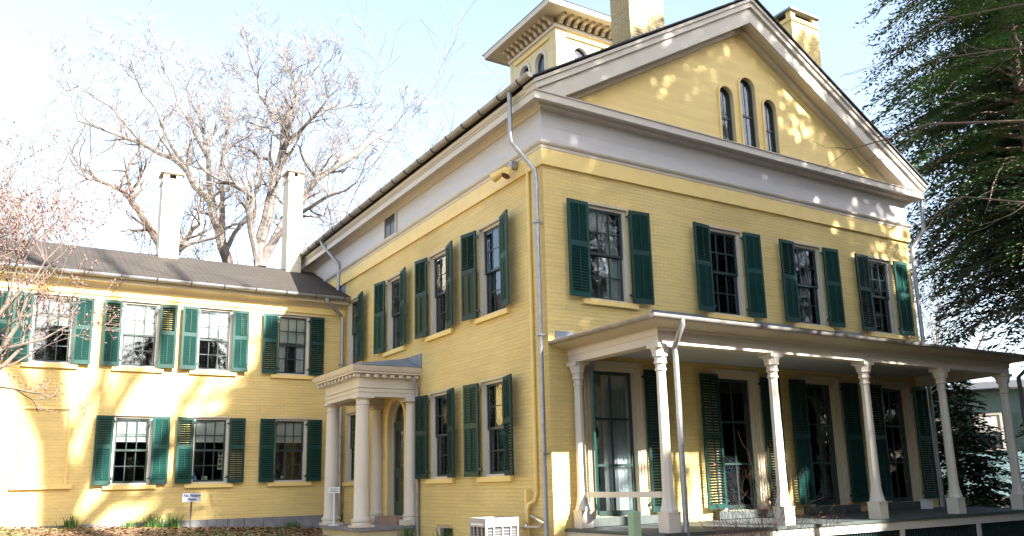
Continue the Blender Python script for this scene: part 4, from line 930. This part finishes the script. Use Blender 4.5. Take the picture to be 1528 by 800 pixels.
bare_tree('bare_tree', 'distant bare tree seen above the far end of the porch roof', (43, 18.5, 0.5), 13, 71, 0.22, group=bg, nl=6, spread=(8, 30), kids=(3, 4))

# magnolia at the left edge
def magnolia():
    r = random.Random(4); bx, by = -8.98, 1.6; base = (bx, by, gz(bx, by)); t = empty('magnolia_tree', base, 'budding magnolia with pinkish buds at the left edge of the lawn', 'tree')
    b = MB(); tips = []
    b.tube([(0, 0, -0.1), (0.03, 0, 0.9), (-0.02, 0.05, 1.8), (0.05, 0.05, 2.5)], [0.15, 0.12, 0.11, 0.10], 'magnolia_bark', 10, cap=False)
    b.tube([(0, 0, 0.9), (-0.5, 0.2, 1.7), (-0.8, 0.2, 2.7)], [0.09, 0.07, 0.06], 'magnolia_bark', 8, cap=False); b.build('trunk', t, smooth=True)
    c = MB()
    for (p, d, L, rr) in [((0.05, 0.05, 2.5), (0.55, 0, 0.75), 2.0, 0.06), ((0.05, 0.05, 2.5), (0.15, 0.3, 1), 2.6, 0.065), ((0.05, 0.05, 2.45), (0.7, 0.3, 1.0), 1.9, 0.045), ((0.05, 0.05, 2.4), (-0.5, 0.2, 1), 2.4, 0.06), ((-0.8, 0.2, 2.7), (-0.3, 0.3, 1), 2.2, 0.05), ((-0.8, 0.2, 2.7), (0.3, -0.4, 1), 2.2, 0.05), ((0.05, 0.05, 2.5), (0.45, -0.45, 0.6), 1.6, 0.045), ((0, 0, 2.2), (0.35, 0.6, 0.7), 1.9, 0.045), ((0.05, 0.05, 2.5), (0.3, -0.2, 0.8), 2.2, 0.05), ((0.05, 0.05, 2.4), (0.5, 0.35, 0.95), 2.3, 0.05), ((0.05, 0.05, 2.5), (0.0, -0.1, 1.0), 3.0, 0.055)]:
        grow(c, r, Vector(p), Vector(d).normalized(), L, rr, 1, 4, 'magnolia_bark', up=0.10, wob=0.28, nseg=5, kids=(3, 5), ang=(25, 60), shrink=(0.45, 0.7), tips=tips, minr=0.005)
    c.build('branches', t)
    V = []; F = []
    for (p, d) in tips:
        for _ in range(2):
            if r.random() < 0.08: continue
            dd = (d + rvec(r) * 0.5 + Vector((0, 0, 0.5))).normalized(); q = p + rvec(r) * 0.05; L = r.uniform(0.03, 0.085); ww = L * 0.24
            x = dd.orthogonal().normalized(); y = dd.cross(x); k = len(V)
            V += [q, q + dd * L * 0.4 + x * ww, q + dd * L * 0.4 + (-x * 0.5 + y * 0.87) * ww, q + dd * L * 0.4 + (-x * 0.5 - y * 0.87) * ww, q + dd * L]
            F += [(k, k + 1, k + 2), (k, k + 2, k + 3), (k, k + 3, k + 1), (k + 4, k + 2, k + 1), (k + 4, k + 3, k + 2), (k + 4, k + 1, k + 3)]
    quick_mesh('buds', [tuple(v) for v in V], F, 'bud_pink', t)['kind'] = 'stuff'
magnolia()

# conifers: whorls of drooping boughs with flat sprays
def conifer(name, label, base, h, seed, z0, rbase, nb, leaf, bark='bark_brown', droop=0.35, spray=(0.34, 0.10), dens=1.0, trunk_r=0.28, group=None, power=0.8, cat='tree', rising=0.15, top_r=0.25, low=1.0):
    rg = np.random.default_rng(seed); t = empty(name, base, label, cat, group)
    b = MB(); b.tube([(0, 0, -0.2), (0.05, 0, h * 0.3), (0, 0.06, h * 0.65), (0, 0, h * 0.985)], [trunk_r * 1.2, trunk_r * 0.85, trunk_r * 0.45, 0.02], bark, 9, cap=False); b.build('trunk', t, smooth=True)
    bb = MB(); V = []; nV = 0; Q = []
    cs, ce = [], []
    for i in range(nb):
        f = (i + rg.random()) / nb; z = z0 + (h - z0) * (f ** 0.92); L = (rbase * (1 - f) ** power + top_r) * rg.uniform(0.62, 1.12) * (min(1.0, low + f * 4) if low < 1 else 1.0); az = i * 2.39996 + rg.uniform(-0.5, 0.5)
        ca, sa = math.cos(az), math.sin(az); n = max(4, int(L / 0.42)); pts = []
        for k in range(n + 1):
            u = k / n; pts.append(np.array([ca * L * u + rg.normal(0, 0.03), sa * L * u + rg.normal(0, 0.03), z + rising * L * u - droop * L * u * u * 1.25 + rg.normal(0, 0.03)]))
        bb.tube(pts, [max(0.006, 0.012 * L * (1 - 0.85 * k / n)) for k in range(n + 1)], bark, 4, cap=False)
        m = int(L * 9 * dens) + 3
        for k in range(m):
            u = 0.12 + 0.88 * (k + rg.random()) / m; q = u * n; j = min(n - 1, int(q)); p = pts[j] + (pts[j + 1] - pts[j]) * (q - j)
            sd = 1 if k % 2 else -1; tl = (0.22 + 0.42 * (1 - u)) * L * rg.uniform(0.35, 0.75); tl = min(tl, 1.25) + 0.12
            a2 = az + sd * rg.uniform(0.55, 1.15); dv = np.array([math.cos(a2), math.sin(a2), rg.uniform(-0.35, 0.05)])
            cs.append(p); ce.append((dv, tl))
    for p, (dv, tl) in zip(cs, ce):
        ns_ = max(2, int(tl / 0.13))
        for k in range(ns_):
            u = (k + 0.6) / ns_; c = p + dv * tl * u + np.array([0, 0, -0.18 * tl * u * u])
            sd = 1 if k % 2 else -1; a = math.atan2(dv[1], dv[0]) + sd * rg.uniform(0.4, 1.0) * (1 if k < ns_ - 1 else 0.1)
            l_ = spray[0] * rg.uniform(0.6, 1.2) * (1 - 0.35 * u); w_ = spray[1] * rg.uniform(0.7, 1.3)
            d = np.array([math.cos(a), math.sin(a), rg.uniform(-0.55, 0.1)]); s = np.array([-math.sin(a), math.cos(a), rg.uniform(-0.5, 0.5)])
            V += [c - s * w_ * 0.25, c + d * l_ * 0.45 - s * w_ * 0.55, c + d * l_, c + d * l_ * 0.45 + s * w_ * 0.55]
    F = np.arange(len(V)).reshape(-1, 4)
    bb.build('boughs', t); quick_mesh('foliage', np.array(V), F, leaf, t); return t
conifer('hemlock_tree', 'tall dark hemlock rising beside the right end of the house', (20.9, 1.3, 0.3), 30, 3, 8.2, 7.4, 230, 'hemlock_leaf', trunk_r=0.26, dens=1.7, droop=0.45, spray=(0.27, 0.06), low=0.45)
conifer('hemlock_tree', 'very dark hemlock behind the lighter hemlock at the right edge', (25.0, 2.6, 0.3), 28, 44, 7.5, 5.6, 250, 'spruce_leaf', trunk_r=0.35, dens=1.3, droop=0.45, spray=(0.42, 0.11))
conifer('spruce_tree', 'small dark evergreen seen through the far end of the porch', (14.3, 1.3, 0.2), 4.3, 5, 0.25, 1.6, 150, 'spruce_leaf', trunk_r=0.09, spray=(0.22, 0.09), dens=3.0, rising=0.35)
conifer('hemlock_tree', 'dark evergreen filling the right edge beyond the porch corner', (16.6, -0.6, 0.2), 4.6, 9, 0.3, 1.4, 130, 'spruce_leaf', trunk_r=0.16, dens=1.1)
# evergreens standing out of frame in front of the gable; they shade it
sh = 'evergreens on the front lawn'
conifer('pine_tree', 'tall evergreen on the front lawn facing the left half of the gable', (5.7, -14.0, 0.0), 22.0, 12, 13.7, 4.6, 140, 'pine_leaf', trunk_r=0.22, droop=0.15, group=sh, dens=0.27, spray=(0.5, 0.2))
conifer('pine_tree', 'tall evergreen on the front lawn facing the middle of the gable', (9.3, -14.6, 0.0), 23.0, 15, 13.7, 4.6, 165, 'pine_leaf', trunk_r=0.24, droop=0.15, group=sh, dens=0.33, spray=(0.5, 0.2))
conifer('pine_tree', 'tall evergreen on the front lawn facing the right end of the porch', (12.9, -14.0, 0.0), 22.0, 18, 2.5, 4.8, 230, 'pine_leaf', trunk_r=0.32, group=sh, dens=0.42, spray=(0.5, 0.2))
conifer('pine_tree', 'tall evergreen on the front lawn to the right of the porch', (17.2, -13.2, 0.0), 21.0, 20, 2.5, 5.2, 220, 'pine_leaf', trunk_r=0.34, group=sh, dens=0.8, spray=(0.5, 0.2))

conifer('pine_tree', 'dense evergreen close in front of the right half of the porch', (14.2, -7.2, 0.0), 13.0, 28, 0.6, 3.4, 200, 'pine_leaf', trunk_r=0.22, group=sh, dens=1.0, spray=(0.45, 0.2))  # out of frame, added to darken the right side of the porch
conifer('pine_tree', 'dense evergreen standing off beyond the right end of the porch', (22.5, -7.6, 0.0), 17.0, 35, 0.6, 4.2, 220, 'spruce_leaf', trunk_r=0.26, group=sh, dens=0.8, spray=(0.5, 0.2))  # unseen, added so the right-hand panes reflect dark foliage instead of sky
conifer('pine_tree', 'farthest dense evergreen to the right of the porch', (29.5, -8.6, 0.0), 18.0, 36, 0.6, 4.4, 220, 'spruce_leaf', trunk_r=0.26, group=sh, dens=0.8, spray=(0.5, 0.2))  # second tree added out of view to darken those reflections
bel = 'evergreen belt along the street'  # whole belt added out of view to cut sky fill and ground bounce
BLAB = ['dense evergreen of the street belt, first from its west end', 'dense evergreen of the street belt, second from its west end', 'dense evergreen of the street belt, third from its west end', 'dense evergreen of the street belt, fourth from its west end', 'dense evergreen of the street belt, fourth from its east end', 'dense evergreen of the street belt, third from its east end', 'dense evergreen of the street belt, second from its east end', 'dense evergreen of the street belt, last at its east end']
belt0 = None
for i, x in enumerate((-11, -4.5, 1.5, 7.5, 13.5, 19.5, 25.5, 31)):
    if belt0 is None: belt0 = o = conifer('hedge_tree', BLAB[0], (x, -25, 0), 16.8, 51, 0.4, 4.8, 210, 'spruce_leaf', trunk_r=0.3, group=bel, dens=0.8, spray=(0.7, 0.34), power=0.62)
    else: o = copy_tree(belt0); o['label'] = BLAB[i]
    o.location = (x, (-24.5, -26, -25, -24)[i % 4], 0); o.rotation_euler = (0, 0, i * 1.3); sc_ = (1, 0.93, 1.02, 0.97)[i % 4]; o.scale = (sc_, sc_, sc_)
conifer('pine_tree', 'dense low evergreen in front of the middle of the porch', (10.9, -8.6, 0.0), 10.5, 29, 0.5, 3.2, 200, 'pine_leaf', trunk_r=0.2, group=sh, dens=1.0, spray=(0.45, 0.2))  # added off camera to block sky light from the porch
# big bare tree behind the photographer: its limbs throw the forked shadow on the wing
def shadow_tree():
    r = random.Random(77); s = 24.0; kx, kz = math.tan(R(SUN_AZ)), math.tan(R(SUN_EL)) / math.cos(R(SUN_AZ)); bx, by = -6.9 + kx * s, WG - s
    t = empty('bare_tree', (bx, by, 0), 'huge bare tree on the front lawn throwing branch shadows on the wing', 'tree')
    def pt(x, z, dy=0.0): ss = s + dy; return Vector((x + kx * ss - bx, WG - ss - by, z + kz * ss))
    b = MB(); b.tube([(0, 0, -0.3), (0, 0, 3), (0.1, 0, 9), pt(-6.85, 0.0), pt(-6.85, 0.9)], [0.60, 0.48, 0.42, 0.36, 0.35], 'bark_grey', 10, cap=False); b.build('trunk', t, smooth=True)
    c = MB()
    limbs = [([(-6.85, 0.5), (-6.95, 2.2), (-7.15, 3.6), (-7.35, 5.2), (-7.8, 7.5), (-8.2, 10)], 0.33, 0.08, 0), ([(-6.8, 0.9), (-6.3, 2.2), (-5.8, 3.7), (-5.2, 5.0), (-4.6, 6.6), (-4.0, 9)], 0.17, 0.05, 1.0), ([(-6.85, 0.3), (-6.0, 1.3), (-5.1, 2.3), (-4.3, 2.9), (-3.4, 3.4), (-2.4, 4.4), (-1.5, 6)], 0.17, 0.05, -1.0), ([(-6.5, 1.7), (-6.2, 3.6), (-6.1, 5.3), (-5.9, 7.2), (-5.5, 10)], 0.14, 0.04, 0.5), ([(-5.8, 1.4), (-4.8, 1.6), (-3.9, 2.1), (-3.0, 2.3), (-2.0, 3)], 0.11, 0.04, 1.5), ([(-5.0, 2.35), (-4.2, 3.9), (-3.6, 5.2), (-2.9, 7)], 0.11, 0.04, -0.5), ([(-7.0, 2.6), (-8.0, 4.4), (-9.4, 6.2), (-11, 8)], 0.2, 0.05, 0.3)]
    limbs.append(([(-5.3, 0.7), (-4.7, 1.15), (-4.2, 1.5), (-3.6, 1.75), (-2.6, 1.9)], 0.16, 0.08, 0.8))
    limbs = [(a, r0 * 1.35, r1 * 1.5, d) for a, r0, r1, d in limbs]
    for lp, r0, r1, dy in limbs:
        pts = [pt(x + r.uniform(-0.06, 0.06), z, dy * i / (len(lp) - 1)) for i, (x, z) in enumerate(lp)]; n = len(pts)
        c.tube(pts, [r0 + (r1 - r0) * i / (n - 1) for i in range(n)], 'bark_grey', 7, cap=False)
        for i in range(1, n):
            for _ in range(1):
                d = ((pts[i] - pts[i - 1]).normalized() + rvec(r) * 0.8).normalized(); grow(c, r, pts[i], d, r.uniform(1.2, 2.4), max(0.03, (r0 + (r1 - r0) * i / (n - 1)) * 0.4), 2, 3, 'bark_grey', kids=(2, 3))
    c.build('crown', t)
shadow_tree()

# small bare tree at the right, just out of frame, whose twigs cross the gable corner
def twig_tree():
    r = random.Random(31); bx, by = 5.4, -8.8; t = empty('bare_sapling', (bx, by, 0.05), 'slender bare tree at the right whose tan twigs cross the gable corner', 'tree')
    b = MB(); b.tube([(0, 0, -0.2), (0.1, 0.1, 3), (0.0, 0.2, 6.0), (0.1, 0.2, 9.5)], [0.13, 0.11, 0.085, 0.03], 'sapling_bark', 8, cap=False); b.build('trunk', t, smooth=True)
    c = MB(); rel = lambda q: Vector(q) - Vector((bx, by, 0.05))
    for pts, r0 in [([rel((5.4, -8.6, 5.6)), rel((4.9, -6.9, 6.6)), rel((3.96, -5.07, 7.04)), rel((3.65, -4.6, 6.92)), rel((3.31, -4.06, 6.85))], 0.03), ([rel((5.4, -8.6, 6.4)), rel((5.1, -7.3, 7.7)), rel((4.46, -6.03, 7.98)), rel((4.1, -5.3, 8.1))], 0.03), ([rel((5.4, -8.6, 4.6)), rel((5.0, -7.2, 5.4)), rel((4.5, -6.1, 5.5)), rel((4.1, -5.4, 5.75)), rel((3.9, -5.0, 5.5))], 0.026), ([rel((5.4, -8.6, 7.4)), rel((4.9, -6.8, 8.6)), rel((4.2, -5.6, 8.7)), rel((3.7, -4.8, 8.3))], 0.024)]:
        n = len(pts); c.tube(pts, [r0 * (1 - 0.75 * i / (n - 1)) for i in range(n)], 'sapling_bark', 6, cap=False)
        for i in range(1, n):
            for _ in range(2):
                d = ((pts[i] - pts[i - 1]).normalized() + rvec(r) * 0.8 + Vector((0, 0, -0.3))).normalized(); grow(c, r, pts[i], d, r.uniform(0.4, 0.9), 0.010, 3, 4, 'sapling_bark', up=-0.02, kids=(1, 2), minr=0.004)
    c.build('branches', t)
twig_tree()

# bare shrubs before the porch
def shrub(loc, h, seed, label):
    r = random.Random(seed); t = empty('bare_shrub', loc, label, 'shrub', 'bare shrubs in front of the porch'); b = MB(); tips = []
    for i in range(9):
        a = r.uniform(0, 2 * math.pi); s = R(r.uniform(8, 55)); grow(b, r, Vector((r.uniform(-.08, .08), r.uniform(-.08, .08), 0)), Vector((math.sin(s) * math.cos(a), math.sin(s) * math.sin(a), math.cos(s))), h * r.uniform(0.6, 0.85), 0.007, 2, 4, 'twig_red', up=0.1, wob=0.2, kids=(2, 4), shrink=(0.4, 0.6), tips=tips, minr=0.003)
    b.build('stems', t); V = []; F = []
    for (p, d) in tips:
        if r.random() < 0.6: continue
        L = r.uniform(0.02, 0.045); x = d.orthogonal().normalized(); k = len(V); V += [p, p + d * L * 0.5 + x * L * 0.35, p + d * L, p + d * L * 0.5 - x * L * 0.35]; F.append((k, k + 1, k + 2, k + 3))
    quick_mesh('buds', [tuple(v) for v in V], F, 'bud_red', t)['kind'] = 'stuff'
shrub((1.15, -3.3, gz(1.1, -3.3)), 1.3, 41, 'bare twiggy shrub nearest the porch corner downspout')
shrub((1.75, -3.2, gz(1.7, -3.2)), 1.7, 42, 'tallest bare red-budded shrub in front of the second porch window')
shrub((2.35, -3.35, gz(2.4, -3.3)), 0.95, 43, 'low bare shrub by the base of the second front column')

# plants along the wing wall
def leafy(name, loc, seed, h, n, label, group, flower=0):
    r = random.Random(seed); V = []; F = []
    for i in range(n):
        a = r.uniform(0, 6.283); lean = r.uniform(0.1, 0.6); L = h * r.uniform(0.6, 1.1); bx, by = r.gauss(0, 0.10), r.gauss(0, 0.06); w_ = 0.016; px, py = -math.sin(a) * w_, math.cos(a) * w_
        k = len(V); prev = None
        for s_ in range(4):
            u = s_ / 3; x = bx + math.cos(a) * lean * L * u * u; y = by + math.sin(a) * lean * L * u * u; z = L * u * (1 - 0.25 * lean * u); f = 1 - 0.8 * u
            V += [(x - px * f, y - py * f, z), (x + px * f, y + py * f, z)]
        for s_ in range(3): q = k + s_ * 2; F.append((q, q + 1, q + 3, q + 2))
    o = quick_mesh(name, V, F, 'grass_leaf'); o.location = loc; tag(o, label, 'plant', group); return o
dg = 'daffodil clumps along the wing wall'
for (x, s_, h, n, lb) in [(-6.62, 1, 0.30, 60, 'green leafy clump at the wall foot under the blocked window'), (-5.35, 2, 0.24, 50, 'low green clump at the wall foot left of the tall daffodil clump'), (-4.86, 3, 0.36, 80, 'tall daffodil leaf clump left of the garden sign at the wing wall'), (-4.42, 4, 0.36, 70, 'daffodil leaf clump directly left of the garden sign stake'), (-1.45, 5, 0.22, 50, 'small green clump at the wall foot right of the garden sign')]:
    y = WG - 0.28; leafy('daffodil_plant', (x, y, gz(x, y)), s_, h, n, lb, dg)
leafy('leafy_plant', (-0.30, 3.55, gz(-0.3, 3.5)), 8, 0.55, 40, 'thin leafy plant growing beside the basement window', None)
leafy('leafy_plant', (-0.35, 5.25, gz(-0.3, 5.2)), 9, 0.40, 40, 'low leafy plant at the right foot of the entrance stoop', None)
# leaf litter and grass
rg = np.random.default_rng(2); V = []
for i in range(9000):
    x = rg.uniform(-11, 0.2); y = rg.uniform(3.0, WG - 0.08)
    if x > -1.6 and 5.3 < y < 7.9: continue
    a = rg.uniform(0, 6.283); L = rg.uniform(0.03, 0.07); z = gz(x, y) + rg.uniform(0.005, 0.05); ca, sa = math.cos(a) * L, math.sin(a) * L; t1, t2 = rg.uniform(-0.03, 0.03, 2)
    V += [(x - ca, y - sa, z), (x + sa * 0.5, y - ca * 0.5, z + t1), (x + ca, y + sa, z + t2), (x - sa * 0.5, y + ca * 0.5, z + 0.01)]
o = quick_mesh('leaf_litter', V, np.arange(len(V)).reshape(-1, 4), 'dead_leaf'); tag(o, 'brown fallen leaves scattered on the bed before the wing', 'leaf litter', kind='stuff')
V = []
for i in range(5000):
    x = rg.uniform(-11, -1.8); y = rg.uniform(3.0, WG - 0.3)
    if math.sin(x * 2.1) * math.cos(y * 1.7 + x) < 0.15: continue
    a = rg.uniform(0, 6.283); h_ = rg.uniform(0.04, 0.11); z = gz(x, y); ca, sa = math.cos(a) * 0.006, math.sin(a) * 0.006; lx, ly = rg.normal(0, 0.03, 2)
    V += [(x - ca, y - sa, z - 0.01), (x + ca, y + sa, z - 0.01), (x + lx + ca * .2, y + ly + sa * .2, z + h_), (x + lx - ca * .2, y + ly - sa * .2, z + h_)]
o = quick_mesh('grass', V, np.arange(len(V)).reshape(-1, 4), 'grass_leaf'); tag(o, 'short sparse grass tufts on the bed before the wing', 'grass', kind='stuff')

# ---------------------------------------------------------------- neighbouring house
nh = empty('clapboard_house', (28.5, 9.2, 0.3), 'pale teal clapboard neighbouring house seen beyond the porch', 'house'); nh.rotation_euler = (0, 0, R(-60))
b = MB(); b.box(-8, 7, 0, 9, -0.3, 4.95, 'teal_clapboard'); b.build('wall', nh)
b = MB(); b.prism([(-0.4, 4.92), (4.5, 5.7), (9.4, 4.92), (9.4, 4.84), (-0.4, 4.84)], lambda u, z, d: (d, u, z), -8.4, 7.4, 'dark_roof'); b.build('roof', nh)
b = MB(); b.box(-8.1, 7.1, -0.06, -0.002, 4.70, 4.835, 'teal_clapboard'); b.build('eaves_board', nh)
for (x, z, w_, h) in [(-0.95, 2.35, 0.9, 1.45), (0.95, 2.35, 0.9, 1.45), (-3.0, 2.35, 0.9, 1.45), (-2.1, 3.75, 0.8, 0.8), (-3.1, 3.75, 0.8, 0.8), (3.0, 2.35, 0.9, 1.45)]:
    b = MB(); b.box(x - w_ / 2 - 0.1, x - w_ / 2, -0.05, -0.002, z - 0.1, z + h + 0.1, 'white_trim'); b.box(x + w_ / 2, x + w_ / 2 + 0.1, -0.05, -0.002, z - 0.1, z + h + 0.1, 'white_trim'); b.box(x - w_ / 2, x + w_ / 2, -0.05, -0.002, z + h, z + h + 0.1, 'white_trim'); b.box(x - w_ / 2, x + w_ / 2, -0.05, -0.002, z - 0.1, z, 'white_trim'); b.box(x - w_ / 2, x + w_ / 2, -0.04, -0.002, z + h / 2 - 0.03, z + h / 2 + 0.03, 'white_trim')
    wn = b.build('window', nh); b = MB(); b.box(x - w_ / 2, x + w_ / 2, -0.022, -0.003, z, z + h / 2 - 0.031, 'stained_glass'); b.box(x - w_ / 2, x + w_ / 2, -0.022, -0.003, z + h / 2 + 0.031, z + h, 'blind_white'); b.build('pane', wn)
    if h > 1:
        for sg_ in (-1, 1): q = MB(); q.box(x + sg_ * (w_ / 2 + 0.12), x + sg_ * (w_ / 2 + 0.5), -0.045, -0.002, z - 0.05, z + h + 0.05, 'sash_dark'); q.build('shutter', nh)
